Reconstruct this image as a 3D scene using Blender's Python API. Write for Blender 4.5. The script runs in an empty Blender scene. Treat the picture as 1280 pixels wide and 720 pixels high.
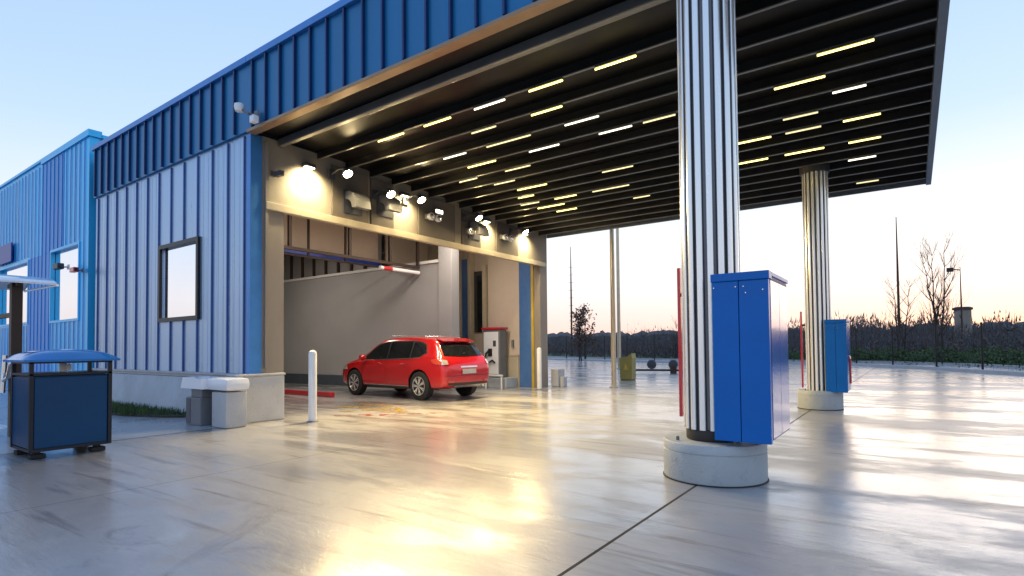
import bpy, bmesh, math, random
from mathutils import Vector, Matrix
from mathutils.bvhtree import BVHTree
PI = math.pi
col = bpy.context.scene.collection
scene = bpy.context.scene
random.seed(7)

# ------------------------------------------------------------------ materials
def new_mat(name):
    m = bpy.data.materials.new(name); m.use_nodes = True
    nt = m.node_tree; return m, nt, nt.nodes['Principled BSDF']

def mat(name, color, rough=0.5, metal=0.0, var=0.12, scale=3.0, bump=0.0, bscale=40.0, coat=0.0, stretch=(1, 1, 1), rvar=0.0, spec=0.5, dirt=0.0):
    """principled surface with noise in colour, roughness and relief"""
    m, nt, b = new_mat(name); N = nt.nodes; L = nt.links
    tc = N.new('ShaderNodeTexCoord'); mp = N.new('ShaderNodeMapping'); mp.inputs['Scale'].default_value = stretch
    L.new(tc.outputs['Object'], mp.inputs['Vector'])
    n = N.new('ShaderNodeTexNoise'); n.inputs['Scale'].default_value = scale; n.inputs['Detail'].default_value = 6; n.inputs['Roughness'].default_value = .62
    L.new(mp.outputs[0], n.inputs['Vector'])
    r = N.new('ShaderNodeValToRGB'); c = Vector(color)
    r.color_ramp.elements[0].position = .3; r.color_ramp.elements[1].position = .72
    r.color_ramp.elements[0].color = (*[max(0, v*(1-var)) for v in c], 1)
    r.color_ramp.elements[1].color = (*[min(1, v*(1+var)) for v in c], 1)
    L.new(n.outputs['Fac'], r.inputs['Fac'])
    last = r.outputs['Color']
    if dirt:
        n3 = N.new('ShaderNodeTexNoise'); n3.inputs['Scale'].default_value = scale*4; n3.inputs['Detail'].default_value = 9
        L.new(mp.outputs[0], n3.inputs['Vector'])
        mr = N.new('ShaderNodeMapRange'); mr.inputs[1].default_value = .55; mr.inputs[2].default_value = .75; mr.inputs[4].default_value = dirt
        L.new(n3.outputs['Fac'], mr.inputs[0])
        mx = N.new('ShaderNodeMix'); mx.data_type = 'RGBA'; mx.inputs[7].default_value = (*[v*.35+.03 for v in c], 1)
        L.new(mr.outputs[0], mx.inputs[0]); L.new(last, mx.inputs[6]); last = mx.outputs[2]
    L.new(last, b.inputs['Base Color'])
    b.inputs['Metallic'].default_value = metal
    b.inputs['Specular IOR Level'].default_value = spec
    b.inputs['Coat Weight'].default_value = coat; b.inputs['Coat Roughness'].default_value = .06
    if rvar:
        mr = N.new('ShaderNodeMapRange'); mr.inputs[1].default_value = .3; mr.inputs[2].default_value = .7
        mr.inputs[3].default_value = max(.02, rough-rvar); mr.inputs[4].default_value = min(1, rough+rvar)
        L.new(n.outputs['Fac'], mr.inputs[0]); L.new(mr.outputs[0], b.inputs['Roughness'])
    else: b.inputs['Roughness'].default_value = rough
    if bump:
        n2 = N.new('ShaderNodeTexNoise'); n2.inputs['Scale'].default_value = bscale; n2.inputs['Detail'].default_value = 4
        L.new(mp.outputs[0], n2.inputs['Vector'])
        bp = N.new('ShaderNodeBump'); bp.inputs['Strength'].default_value = bump; bp.inputs['Distance'].default_value = .02
        L.new(n2.outputs['Fac'], bp.inputs['Height']); L.new(bp.outputs[0], b.inputs['Normal'])
    return m

def emit(name, color, strength, base=(.8, .8, .8)):
    m, nt, b = new_mat(name)
    b.inputs['Base Color'].default_value = (*base, 1)
    b.inputs['Emission Color'].default_value = (*color, 1); b.inputs['Emission Strength'].default_value = strength
    return m

def math_node(nt, op, a, b=None, c=None):
    n = nt.nodes.new('ShaderNodeMath'); n.operation = op
    for i, v in enumerate((a, b, c)):
        if v is None: continue
        if isinstance(v, (int, float)): n.inputs[i].default_value = v
        else: nt.links.new(v, n.inputs[i])
    return n.outputs[0]

def wet_concrete():
    m, nt, b = new_mat('wet_concrete'); N = nt.nodes; L = nt.links
    tc = N.new('ShaderNodeTexCoord'); geo = N.new('ShaderNodeNewGeometry')
    def noise(scale, stretch=(1, 1, 1), detail=6, rough=.6, rot=0, dist=0.0):
        mp = N.new('ShaderNodeMapping'); mp.inputs['Scale'].default_value = stretch; mp.inputs['Rotation'].default_value = (0, 0, rot)
        L.new(geo.outputs['Position'], mp.inputs['Vector'])
        n = N.new('ShaderNodeTexNoise'); n.inputs['Scale'].default_value = scale; n.inputs['Detail'].default_value = detail
        n.inputs['Roughness'].default_value = rough; n.inputs['Distortion'].default_value = dist
        L.new(mp.outputs[0], n.inputs['Vector']); return n.outputs['Fac']
    def rng(v, a, c, lo=0, hi=1):
        r = N.new('ShaderNodeMapRange'); r.inputs[1].default_value = a; r.inputs[2].default_value = c; r.inputs[3].default_value = lo; r.inputs[4].default_value = hi
        r.interpolation_type = 'SMOOTHSTEP'; L.new(v, r.inputs[0]); return r.outputs[0]
    broad = noise(.62, (.30, 1, 1), 6, .6, rot=.2, dist=.5)  # squeegee-like sweeps of water
    patch = noise(1.7, (.45, 1, 1), 10, .68, rot=.5, dist=.7)
    fine = noise(24, (.5, 1, 1), 6, .65, rot=.3)
    grit = noise(120, (1, 1, 1), 3, .6)
    streak = noise(6, (.09, 1, 1), 7, .62, rot=.15, dist=.3)
    film = rng(math_node(nt, 'ADD', math_node(nt, 'MULTIPLY', broad, .6), math_node(nt, 'MULTIPLY', patch, .4)),   .44, .545)  # 1 = standing film
    cr = N.new('ShaderNodeValToRGB')
    e = cr.color_ramp.elements; e[0].position = .3; e[0].color = (.27, .265, .265, 1); e[1].position = .75; e[1].color = (.44, .43, .42, 1)
    L.new(patch, cr.inputs['Fac'])
    dk = N.new('ShaderNodeMix'); dk.data_type = 'RGBA'; dk.blend_type = 'MULTIPLY'; dk.inputs[7].default_value = (.62, .60, .58, 1)
    stain = noise(.9, (1, 1, 1), 9, .7, rot=1.1, dist=1.2)
    L.new(math_node(nt, 'MAXIMUM', rng(streak, .54, .68), rng(stain, .60, .72)), dk.inputs[0]); L.new(cr.outputs[0], dk.inputs[6])
    # sawn control joints
    sp = N.new('ShaderNodeSeparateXYZ'); L.new(geo.outputs['Position'], sp.inputs[0])
    def joint(out, pos, period, w):
        a = math_node(nt, 'ADD', out, -pos+period*500.5)
        f = math_node(nt, 'ABSOLUTE', math_node(nt, 'SUBTRACT', math_node(nt, 'MODULO', a, period), period/2))
        return math_node(nt, 'LESS_THAN', f, w)
    j = math_node(nt, 'MAXIMUM', joint(sp.outputs[0], -1.72, 9.0, .013), math_node(nt, 'MAXIMUM', joint(sp.outputs[1], 4.55+5.25, 10.5, .004), joint(sp.outputs[0], 2.78, 4.5, .004)))
    jm = N.new('ShaderNodeMix'); jm.data_type = 'RGBA'; jm.inputs[7].default_value = (.02, .02, .02, 1)
    L.new(j, jm.inputs[0]); L.new(dk.outputs[2], jm.inputs[6])
    L.new(jm.outputs[2], b.inputs['Base Color'])
    rr = math_node(nt, 'ADD', math_node(nt, 'MULTIPLY', film, -.16), .42)
    rr = math_node(nt, 'ADD', rr, math_node(nt, 'MULTIPLY', streak, .06))
    rr = math_node(nt, 'ADD', rr, math_node(nt, 'MULTIPLY', j, .4))
    L.new(rr, b.inputs['Roughness'])
    b.inputs['Specular IOR Level'].default_value = .3
    L.new(math_node(nt, 'MULTIPLY', math_node(nt, 'ADD', math_node(nt, 'MULTIPLY', film, .65), .35), math_node(nt, 'SUBTRACT', 1, j)), b.inputs['Coat Weight'])
    b.inputs['Coat IOR'].default_value = 1.7
    L.new(math_node(nt, 'ADD', math_node(nt, 'MULTIPLY', film, -.06), .15), b.inputs['Coat Roughness'])
    h = math_node(nt, 'ADD', math_node(nt, 'MULTIPLY', fine, .45), math_node(nt, 'MULTIPLY', grit, .25))
    h = math_node(nt, 'ADD', h, math_node(nt, 'MULTIPLY', streak, .9)); h = math_node(nt, 'ADD', h, math_node(nt, 'MULTIPLY', patch, .8))
    bp = N.new('ShaderNodeBump'); bp.inputs['Distance'].default_value = .008; bp.inputs['Strength'].default_value = .6
    L.new(h, bp.inputs['Height']); L.new(bp.outputs[0], b.inputs['Normal'])
    bp2 = N.new('ShaderNodeBump'); bp2.inputs['Distance'].default_value = .006
    L.new(math_node(nt, 'ADD', math_node(nt, 'MULTIPLY', film, -.35), .85), bp2.inputs['Strength'])
    L.new(h, bp2.inputs['Height']); L.new(bp2.outputs[0], b.inputs['Coat Normal'])
    b.inputs['Anisotropic'].default_value = 0
    return m

def painted_marks(name, color, amount):
    """worn floor paint: broken up with transparency"""
    m, nt, b = new_mat(name); N = nt.nodes; L = nt.links
    geo = N.new('ShaderNodeNewGeometry'); n = N.new('ShaderNodeTexNoise'); n.inputs['Scale'].default_value = 5; n.inputs['Detail'].default_value = 8
    L.new(geo.outputs['Position'], n.inputs['Vector'])
    r = N.new('ShaderNodeMapRange'); r.inputs[1].default_value = amount; r.inputs[2].default_value = amount+.12; L.new(n.outputs['Fac'], r.inputs[0])
    L.new(r.outputs[0], b.inputs['Alpha']); b.inputs['Base Color'].default_value = (*color, 1); b.inputs['Roughness'].default_value = .3
    b.inputs['Coat Weight'].default_value = .8; b.inputs['Coat Roughness'].default_value = .1
    return m

M = {}
M['concrete_wet'] = wet_concrete()
M['sidewalk'] = mat('sidewalk_concrete', (.33, .35, .38), .32, var=.2, scale=1.2, bump=.3, bscale=60, rvar=.12, coat=.4, dirt=.3)
M['siding'] = mat('steel_blue_siding', (.35, .475, .64), .32, .6, var=.10, scale=.8, stretch=(3, 1, .25), rvar=.08, bump=.05, bscale=3)
M['siding_seam'] = mat('siding_seam_blue', (.05, .12, .32), .35, .5)
M['fascia'] = mat('fascia_blue', (.004, .15, .34), .38, .25, var=.12, scale=.6, stretch=(3, 1, .3), rvar=.08)
M['fascia_seam'] = mat('fascia_seam_blue', (.006, .03, .13), .4, .2)
M['cap'] = mat('coping_blue', (.05, .22, .55), .35, .3)
M['far_light'] = mat('pale_azure_siding', (.04, .50, .90), .34, .25, var=.16, scale=.5, stretch=(4, 1, .15), rvar=.08)
M['far_blue'] = mat('vivid_blue_siding', (.0, .25, .66), .4, .0, var=.1, scale=.6, stretch=(3, 1, .2))
M['deep_blue'] = mat('deep_blue_sign_panel', (.004, .05, .30), .4, .1)
M['black'] = mat('black_metal', (.015, .015, .017), .4, .3)
M['beige'] = mat('beige_render', (.26, .225, .18), .7, var=.12, scale=1.6, bump=.2, bscale=50, dirt=.18)
M['taupe_dark'] = mat('shaded_taupe_panel', (.13, .11, .09), .55, var=.12, scale=1.4, dirt=.2)
M['taupe'] = mat('taupe_panel', (.25, .215, .185), .55, var=.12, scale=1.4, stretch=(1, 1, .3), dirt=.2)
M['trim'] = mat('cream_trim', (.50, .43, .31), .45, var=.1, scale=4, dirt=.25)
M['lamplit_trim'] = mat('lamplit_beige_trim', (.33, .21, .12), .4, .35)  # beige soffit trim, tinted orange for the lamp light on it
M['foundation'] = mat('foundation_concrete', (.42, .47, .52), .6, var=.14, scale=1.5, bump=.4, bscale=45, dirt=.35)
M['block'] = mat('pale_concrete_block', (.50, .50, .50), .65, var=.1, scale=2.5, bump=.35, bscale=50, dirt=.3)
M['drum'] = mat('pedestal_concrete', (.40, .43, .44), .55, var=.1, scale=3, bump=.35, bscale=60, dirt=.35)
M['deck'] = mat('black_ceiling_deck', (.004, .0038, .004), .42, .0, spec=.25, var=.3, scale=1, stretch=(.4, 2, 1), rvar=.12)
M['web'] = mat('black_rib_web', (.022, .021, .019), .35, .2, var=.3, scale=2)
M['rib'] = mat('grey_ceiling_rib', (.20, .195, .18), .35, .5, var=.2, scale=2)
M['edge'] = mat('slate_edge_trim', (.13, .16, .20), .45, .3)
M['chrome'] = mat('brushed_corrugated_steel', (.92, .90, .86), .24, .6, var=.05, scale=2, stretch=(4, 4, .3), rvar=.05)
M['groove'] = mat('shaded_groove_steel', (.15, .15, .16), .4, .6, var=.1, scale=2, stretch=(4, 4, .3))  # same cladding as the crests, recess shade put into the colour
M['collar'] = mat('dark_collar', (.035, .03, .028), .55, .2)
M['cabinet'] = mat('cabinet_blue_paint', (.0, .125, .46), .34, .0, var=.08, scale=2, coat=.0, rvar=.06, spec=.28)
M['cab_gloss'] = mat('cabinet_gloss_side', (.0, .125, .46), .22, .0, var=.08, scale=2, coat=.35, spec=.5)
M['cab_dark'] = mat('cabinet_gap', (.004, .02, .09), .5)
M['red_paint'] = mat('red_enamel', (.52, .015, .03), .3, coat=.5)
M['bin'] = mat('navy_bin_panel', (.003, .05, .13), .38, .0, var=.15, scale=2, rvar=.08, spec=.25)
M['bin_lid'] = mat('blue_bin_lid', (.01, .16, .46), .25, .1, var=.12, coat=.5)
M['bin_frame'] = mat('bin_frame_black', (.008, .012, .02), .4, .3)
M['rubber'] = mat('rubber', (.012, .012, .013), .7, bump=.2, bscale=80)
M['white'] = mat('white_paint', (.78, .78, .77), .35, var=.05, dirt=.15)
M['white_plastic'] = mat('white_plastic_lid', (.80, .81, .83), .3, var=.05, coat=.3, dirt=.12)
M['grey_plastic'] = mat('grey_plastic', (.16, .165, .175), .5, var=.1)
M['darkgrey'] = mat('dark_grey_plastic', (.05, .055, .07), .45)
M['bay_wall'] = mat('grey_bay_wall', (.36, .36, .37), .5, var=.07, scale=.7, dirt=.12, coat=.1)
M['bay_band'] = mat('slate_wall_band', (.07, .09, .115), .4, var=.12)
M['bay_beige'] = mat('cream_bay_wall', (.60, .50, .40), .6, var=.08, scale=1, dirt=.15)
M['bay_up'] = mat('steel_liner_panel', (.28, .27, .27), .45, .3, var=.2, scale=1.5, stretch=(1, 4, .3))
M['blue_beam'] = mat('blue_beam_paint', (.02, .05, .36), .4, .1)
M['rust'] = mat('dark_brown_steel', (.05, .032, .024), .55, .4)
M['yellow'] = mat('ochre_paint_and_lamplight', (.55, .38, .05), .4, var=.2, dirt=.4)
M['panel_blue'] = mat('pale_blue_door', (.07, .17, .42), .4, .1)
M['olive'] = mat('olive_yellow_plastic', (.27, .23, .06), .45, var=.15, dirt=.3)
M['pole'] = mat('galvanised_pole', (.52, .45, .33), .35, .6)
M['asph'] = mat('dark_rail', (.04, .04, .045), .6)
M['glass_dark'] = mat('tinted_glass', (.012, .014, .016), .05, 0, var=.3, spec=.9)
M['mirror'] = mat('reflective_glazing', (.90, .92, .95), .05, 1.0, var=.02, scale=.4)
M['car_red'] = mat('red_car_paint', (.56, .006, .010), .26, .2, var=.05, scale=1, coat=1.0)
M['car_black'] = mat('car_black_trim', (.01, .01, .011), .45)
M['car_well'] = mat('wheel_well', (.006, .006, .006), .9)
M['alloy'] = mat('alloy_rim', (.75, .74, .72), .25, .9, var=.05)
M['lamp_red'] = mat('tail_lamp_lens', (.55, .05, .03), .12, coat=1)
M['lamp_clear'] = mat('clear_lamp_lens', (.75, .72, .68), .08, .5, coat=1)
M['tube_y'] = emit('tube_glow_yellow', (1, .80, .16), 4.0)
M['tube_w'] = emit('tube_glow_white', (1, .92, .70), 2.4)
M['tube_dim'] = emit('tube_glow_dim', (1, .86, .40), .9)
M['flood'] = emit('flood_lens_glow', (1, .76, .38), 450)
M['small_lamp'] = emit('small_lens_glow', (1, .85, .6), 7)
M['bark'] = mat('bark', (.045, .035, .03), .9, var=.3, scale=8, bump=.5)
M['twig'] = mat('twigs', (.065, .045, .035), .9, var=.3)
M['leaf_red'] = mat('dry_russet_leaves', (.12, .065, .045), .8, var=.35, scale=2)
M['leaf_green'] = mat('dark_leaves', (.05, .085, .025), .8, var=.4, scale=1)
M['grass'] = mat('grass_ground', (.07, .11, .035), .9, var=.45, scale=1.5, bump=.6, bscale=20)
M['blade'] = mat('grass_blade', (.055, .10, .025), .8, var=.4, scale=1)
M['wood_mass'] = mat('hazy_woodland', (.09, .083, .086), .95, var=.35, scale=.3)  # lightened and greyed, distance haze put into the colour
M['snow'] = mat('old_snow', (.78, .82, .87), .6, var=.06, bump=.5, bscale=25)
M['kerb'] = mat('kerb_concrete', (.42, .42, .43), .5, var=.12, bump=.3, dirt=.3)
M['soil'] = mat('soil', (.05, .042, .03), .95, var=.4, scale=6, bump=.8, bscale=25)
M['mark_yellow'] = painted_marks('worn_yellow_paint', (.62, .42, .03), .44)
M['mark_red'] = painted_marks('worn_red_paint', (.42, .07, .05), .50)
M['acrylic'] = mat('frosted_acrylic', (.62, .68, .74), .15, .1, coat=.6)
M['label_red'] = mat('red_lettering', (.55, .03, .03), .4)

# ------------------------------------------------------------------ mesh helpers
class MB:
    def __init__(s): s.bm = bmesh.new()
    def quad(s, *pts):
        vs = [s.bm.verts.new(p) for p in pts]; s.bm.faces.new(vs); return s
    def box(s, x0, x1, y0, y1, z0, z1, bevel=0, rot=None, about=None):
        g = bmesh.ops.create_cube(s.bm, size=1); vs = g['verts']
        c = Vector(((x0+x1)/2, (y0+y1)/2, (z0+z1)/2)); d = Vector((abs(x1-x0), abs(y1-y0), abs(z1-z0)))
        for v in vs: v.co = Vector((v.co.x*d.x, v.co.y*d.y, v.co.z*d.z))+c
        if bevel:
            es = list({e for v in vs for e in v.link_edges})
            r = bmesh.ops.bevel(s.bm, geom=es, offset=bevel, segments=2, affect='EDGES', profile=.6)
            vs = list({v for f in r['faces'] for v in f.verts} | {v for v in vs if v.is_valid})
        if rot is not None:
            bmesh.ops.rotate(s.bm, verts=vs, cent=about if about is not None else c, matrix=rot)
        return s
    def tube(s, pts, r, n=8, cap=True):
        pts = [Vector(p) for p in pts]; rs = r if isinstance(r, (list, tuple)) else [r]*len(pts)
        rings = []; prev = None
        for i, p in enumerate(pts):
            t = (pts[min(i+1, len(pts)-1)]-pts[max(i-1, 0)]).normalized()
            if prev is None:
                a = Vector((0, 0, 1)) if abs(t.z) < .9 else Vector((1, 0, 0)); u = t.cross(a).normalized()
            else: u = (prev-t*prev.dot(t)).normalized()
            prev = u; w = t.cross(u)
            rings.append([s.bm.verts.new(p+(u*math.cos(2*PI*k/n)+w*math.sin(2*PI*k/n))*rs[i]) for k in range(n)])
        for a, b in zip(rings, rings[1:]):
            for k in range(n): s.bm.faces.new((a[k], a[(k+1) % n], b[(k+1) % n], b[k]))
        if cap and n > 2:
            s.bm.faces.new(rings[0][::-1]); s.bm.faces.new(rings[-1])
        return s
    def lathe(s, prof, c=(0, 0, 0), n=32, axis='z', fr=None):
        """prof: (radius, height) pairs"""
        c = Vector(c); rings = []
        for r, h in prof:
            ring = []
            for k in range(n):
                a = 2*PI*k/n; rr = r if fr is None else r*fr(a)
                p = Vector((rr*math.cos(a), rr*math.sin(a), h))
                if axis == 'y': p = Vector((p.x, p.z, p.y))
                if axis == 'x': p = Vector((p.z, p.x, p.y))
                ring.append(s.bm.verts.new(c+p))
            rings.append(ring)
        for a, b in zip(rings, rings[1:]):
            for k in range(n): s.bm.faces.new((a[k], a[(k+1) % n], b[(k+1) % n], b[k]))
        s.bm.faces.new(rings[0][::-1]); s.bm.faces.new(rings[-1])
        return s
    def prism(s, poly, y0, y1, axis='y'):
        def P(a, b, c): return (a, c, b) if axis == 'y' else ((c, a, b) if axis == 'x' else (a, b, c))
        A = [s.bm.verts.new(P(a, b, y0)) for a, b in poly]; B = [s.bm.verts.new(P(a, b, y1)) for a, b in poly]
        n = len(poly)
        for k in range(n): s.bm.faces.new((A[k], A[(k+1) % n], B[(k+1) % n], B[k]))
        s.bm.faces.new(A[::-1]); s.bm.faces.new(B); return s
    def build(s, name, m, parent=None, smooth=False, off=None, angle=40):
        """off: subtract this (the thing's base) from coordinates given in world space"""
        bmesh.ops.recalc_face_normals(s.bm, faces=s.bm.faces)
        if off is not None: bmesh.ops.translate(s.bm, verts=s.bm.verts, vec=-Vector(off))
        me = bpy.data.meshes.new(name); s.bm.to_mesh(me); s.bm.free()
        ms = m if isinstance(m, list) else [m]
        for q in ms: me.materials.append(q)
        if smooth:
            for p in me.polygons: p.use_smooth = True
            try: me.set_sharp_from_angle(angle=math.radians(angle))
            except Exception: pass
        o = bpy.data.objects.new(name, me); col.objects.link(o)
        if parent: o.parent = parent
        return o

def tag(o, label=None, cat=None, group=None, kind=None):
    if label: o['label'] = label
    if cat: o['category'] = cat
    if group: o['group'] = group
    if kind: o['kind'] = kind
    return o
def thing(name, loc, label, cat, group=None, rz=0):
    o = bpy.data.objects.new(name, None); col.objects.link(o); o.location = loc; o.rotation_euler = (0, 0, rz)
    o.empty_display_size = .2
    return tag(o, label, cat, group)
def solo(mb, name, m, loc, label, cat, group=None, smooth=False):
    o = mb.build(name, m, None, smooth, off=loc); o.location = loc; return tag(o, label, cat, group)
def kids(o): return [c for c in bpy.data.objects if c.parent == o]
def copy_tree(o, parent=None):
    c = o.copy(); col.objects.link(c)
    if parent: c.parent = parent
    for ch in kids(o): copy_tree(ch, c)
    return c
def copy_thing(o, loc, rz=None, label=None, scale=None):
    ks = kids(o); c = o.copy(); col.objects.link(c); c.location = loc
    if rz is not None: c.rotation_euler = (0, 0, rz)
    if scale: c.scale = scale
    if label: c['label'] = label
    for ch in ks: copy_tree(ch, c)
    return c

# ------------------------------------------------------------------ key planes
XW = -9.95      # face of the opening wall (faces +X)
YF = 5.55       # blue front wall (faces -Y)
YB = 15.9       # rear end of opening wall and canopy
XR = 0.40       # free end of the canopy
def ceil_z(y): return 5.38-(y-YF)*.031

# ------------------------------------------------------------------ ground
KB = [(-90, 82), (-29.1, 48.9), (-20.5, 44.6), (-14.5, 42.3), (-8, 42.4), (-3.3, 40.5), (.4, 36.2), (3.6, 30.1), (14, 17), (45, -8), (45, -40), (-90, -40)]
b = MB(); b.quad((-900, -900, -.06), (900, -900, -.06), (900, 900, -.06), (-900, 900, -.06))
tag(b.build('ground', M['grass']), kind='structure')
b = MB(); vs = [b.bm.verts.new((x, y, 0)) for x, y in KB]; b.bm.faces.new(vs)
tag(b.build('parking_lot', M['concrete_wet']), kind='structure')
def strip(name, pts, w0, w1, z0, z1, m, kind='structure'):
    """a raised ribbon following pts, offset outward from w0 to w1"""
    bm = MB(); P = [Vector((x, y, 0)) for x, y in pts]; rows = []
    for i, p in enumerate(P):
        t = (P[min(i+1, len(P)-1)]-P[max(i-1, 0)]).normalized(); nrm = Vector((-t.y, t.x, 0))
        rows.append([bm.bm.verts.new(p+nrm*w0+Vector((0, 0, z0))), bm.bm.verts.new(p+nrm*w0+Vector((0, 0, z1))), bm.bm.verts.new(p+nrm*w1+Vector((0, 0, z1))), bm.bm.verts.new(p+nrm*w1+Vector((0, 0, z0)))])
    for a, c in zip(rows, rows[1:]):
        for k in range(3): bm.bm.faces.new((a[k], a[k+1], c[k+1], c[k]))
    return tag(bm.build(name, m), kind=kind)
edge = KB[:10]
strip('kerb', edge, -.02, .17, -.05, .15, M['kerb'])
strip('path', edge, 1.1, 3.0, -.05, .09, M['sidewalk'])
strip('path_kerb', edge, 3.0, 3.25, -.05, .24, M['kerb'])
strip('verge', edge, .17, 1.1, -.055, .06, M['grass'])
# sidewalk beside the building
b = MB(); b.quad((-50, -12, .004), (-9.78, -12, .004), (-9.78, 5.53, .004), (-50, 5.53, .004))
tag(b.build('sidewalk', M['sidewalk']), kind='structure')
# planting bed with grass along the foundation
b = MB(); pts = [(-15.6, 4.6), (-14.6, 4.45), (-13.3, 4.65), (-12.2, 5.0), (-11.75, 5.3), (-12.3, 5.44), (-19, 5.44), (-19, 4.6)]
b.prism(pts, .0, .045, axis='z'); tag(b.build('soil_bed', M['soil']), kind='structure')
b = MB(); random.seed(3)
for i in range(2600):
    x = random.uniform(-18.5, -11.8); y = random.uniform(4.6, 5.42)
    if x > -13 and y < 4.7+(x+13)*.5: continue
    h = random.uniform(.05, .16); a = random.uniform(0, PI); dx, dy = math.cos(a)*.012, math.sin(a)*.012; lx, ly = random.uniform(-.05, .05), random.uniform(-.05, .05)
    b.bm.faces.new([b.bm.verts.new(p) for p in ((x-dx, y-dy, .04), (x+dx, y+dy, .04), (x+lx, y+ly, .04+h))])
tag(b.build('grass', M['blade']), 'short dark grass in the bed below the blue wall', 'grass', kind='stuff')
def snow_patch(cx, cy, rx, ry, label, seed):
    random.seed(seed); bm = MB(); nx = 22
    ph = [random.uniform(0, 6.28) for _ in range(5)]
    vs = []
    for j in range(7):
        for i in range(nx):
            a = 2*PI*i/nx; r = j/6; w = 1+.25*math.sin(3*a+ph[0])+.15*math.sin(5*a+ph[1])+.07*math.sin(9*a+ph[2])
            z = .09*(1-r**2.2)*(1+.4*math.sin(4*a+ph[3])*r)+random.uniform(-.008, .012)*(r < .99) if j < 6 else 0
            vs.append(bm.bm.verts.new((cx+math.cos(a)*r*rx*w, cy+math.sin(a)*r*ry*w, .006+max(0, z))))
    for j in range(6):
        for i in range(nx):
            a, c, d, e = vs[j*nx+i], vs[j*nx+(i+1) % nx], vs[(j+1)*nx+(i+1) % nx], vs[(j+1)*nx+i]
            bm.bm.faces.new((a, c, d, e))
    bmesh.ops.remove_doubles(bm.bm, verts=bm.bm.verts, dist=1e-4)
    solo(bm, 'snow_patch', M['snow'], (cx, cy, 0), label, 'snow', smooth=True)
snow_patch(-15.4, 4.35, .9, .28, 'old snow patch lying at the edge of the grass bed by the blue wall', 1)
snow_patch(-14.3, 2.6, 1.1, .35, 'old snow patch on the sidewalk just left of the navy bin', 2)
snow_patch(-13.4, 3.6, .5, .16, 'small thin snow smear on the sidewalk behind the navy bin', 5)
# worn paint at the bay entrance
b = MB()
for i, (x, y, w, l, a) in enumerate([(-10.2, 8.35, .22, 1.6, .15), (-9.4, 8.6, .2, 1.3, -.5), (-9.7, 8.0, .16, 1.1, .8), (-10.6, 8.9, .2, 1.2, 0.2), (-9.0, 8.1, .15, .7, .1)]):
    c, s_ = math.cos(a), math.sin(a)
    q = [(-l/2, -w/2), (l/2, -w/2), (l/2, w/2), (-l/2, w/2)]
    b.quad(*[(x+u*c-v*s_, y+u*s_+v*c, .004+.001*i) for u, v in q])
tag(b.build('road_marking', M['mark_yellow']), kind='structure')
b = MB(); b.quad((-11.8, 9.15, .004), (-8.9, 9.15, .004), (-8.9, 9.4, .004), (-11.8, 9.4, .004))
b.quad((-9.3, 6.9, .0045), (-7.8, 8.4, .0045), (-8.0, 8.6, .0045), (-9.6, 7.1, .0045))
tag(b.build('lane_marking', M['mark_red']), kind='structure')

# ------------------------------------------------------------------ car wash building
BL = (-13.8, 10.6, 0)
bld = thing('car_wash_building', BL, 'car wash building with steel blue ribbed siding, deep blue fascia and an open bay', 'building')
def bpart(mb, name, m, parent=bld, smooth=False): return mb.build(name, m, parent, smooth, off=BL)
# front wall siding (hole for the window)
X0, X1 = -17.7, XW; W = (-13.68, -11.99, 2.07, 3.62)
random.seed(11)
b = MB()
def wall_y(b, x0, x1, y0, y1, z0, z1): b.box(x0, x1, y0, y1, z0, z1)
wall_y(b, X0, W[0], YF, YF+.2, .88, 5.44); wall_y(b, W[1], X1-.12, YF, YF+.2, .88, 5.44)
wall_y(b, W[0], W[1], YF, YF+.2, .88, W[2]); wall_y(b, W[0], W[1], YF, YF+.2, W[3], 5.44)
wallb = b
b = MB(); x = X0+.2; k = 0
while x < X1-.2:
    segs = [(.89, 5.40)] if not (W[0]-.06 < x < W[1]+.06) else [(.89, W[2]-.09), (W[3]+.09, 5.40)]
    for z0, z1 in segs: b.box(x-.014, x+.014, YF-.032, YF-.002, z0, z1)
    for u in (.2, .4):   # shallow stiffening flutes between seams
        if not (W[0]-.06 < x+u*1 < W[1]+.06) and x+u < X1-.15: wallb.prism([(x+u-.03, YF-.002), (x+u-.012, YF-.006), (x+u+.012, YF-.006), (x+u+.03, YF-.002)], .9, 5.40, axis='z')
    x += .61; k += 1
bpart(b, 'standing_seam', M['siding_seam']); bpart(wallb, 'wall', M['siding'])
b = MB(); b.box(XW-.118, XW+.012, YF-.03, YF+.2, .88, 5.40, bevel=.006); bpart(b, 'corner_trim', M['cap'])
b = MB(); b.box(X0, X1, YF-.02, YF+.2, .80, .878); b.box(X0, X1, YF-.05, YF-.022, .86, .90); bpart(b, 'base_flashing', M['kerb'])
b = MB(); b.prism([(YF-.10, 0), (YF+.2, 0), (YF+.2, .79), (YF-.02, .79)], X0-.3, XW-.70, axis='x'); bpart(b, 'foundation', M['foundation'])
w = MB(); t = .085
for a in ((W[0]-t, W[0], W[2]-t, W[3]+t), (W[1], W[1]+t, W[2]-t, W[3]+t), (W[0], W[1], W[3], W[3]+t), (W[0], W[1], W[2]-t, W[2])):
    w.box(a[0], a[1], YF-.06, YF+.12, a[2], a[3])
wf = bpart(w, 'window', M['black'])
bpart(MB().box(W[0], W[1], YF+.03, YF+.05, W[2], W[3]), 'pane', M['mirror'], wf)
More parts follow.
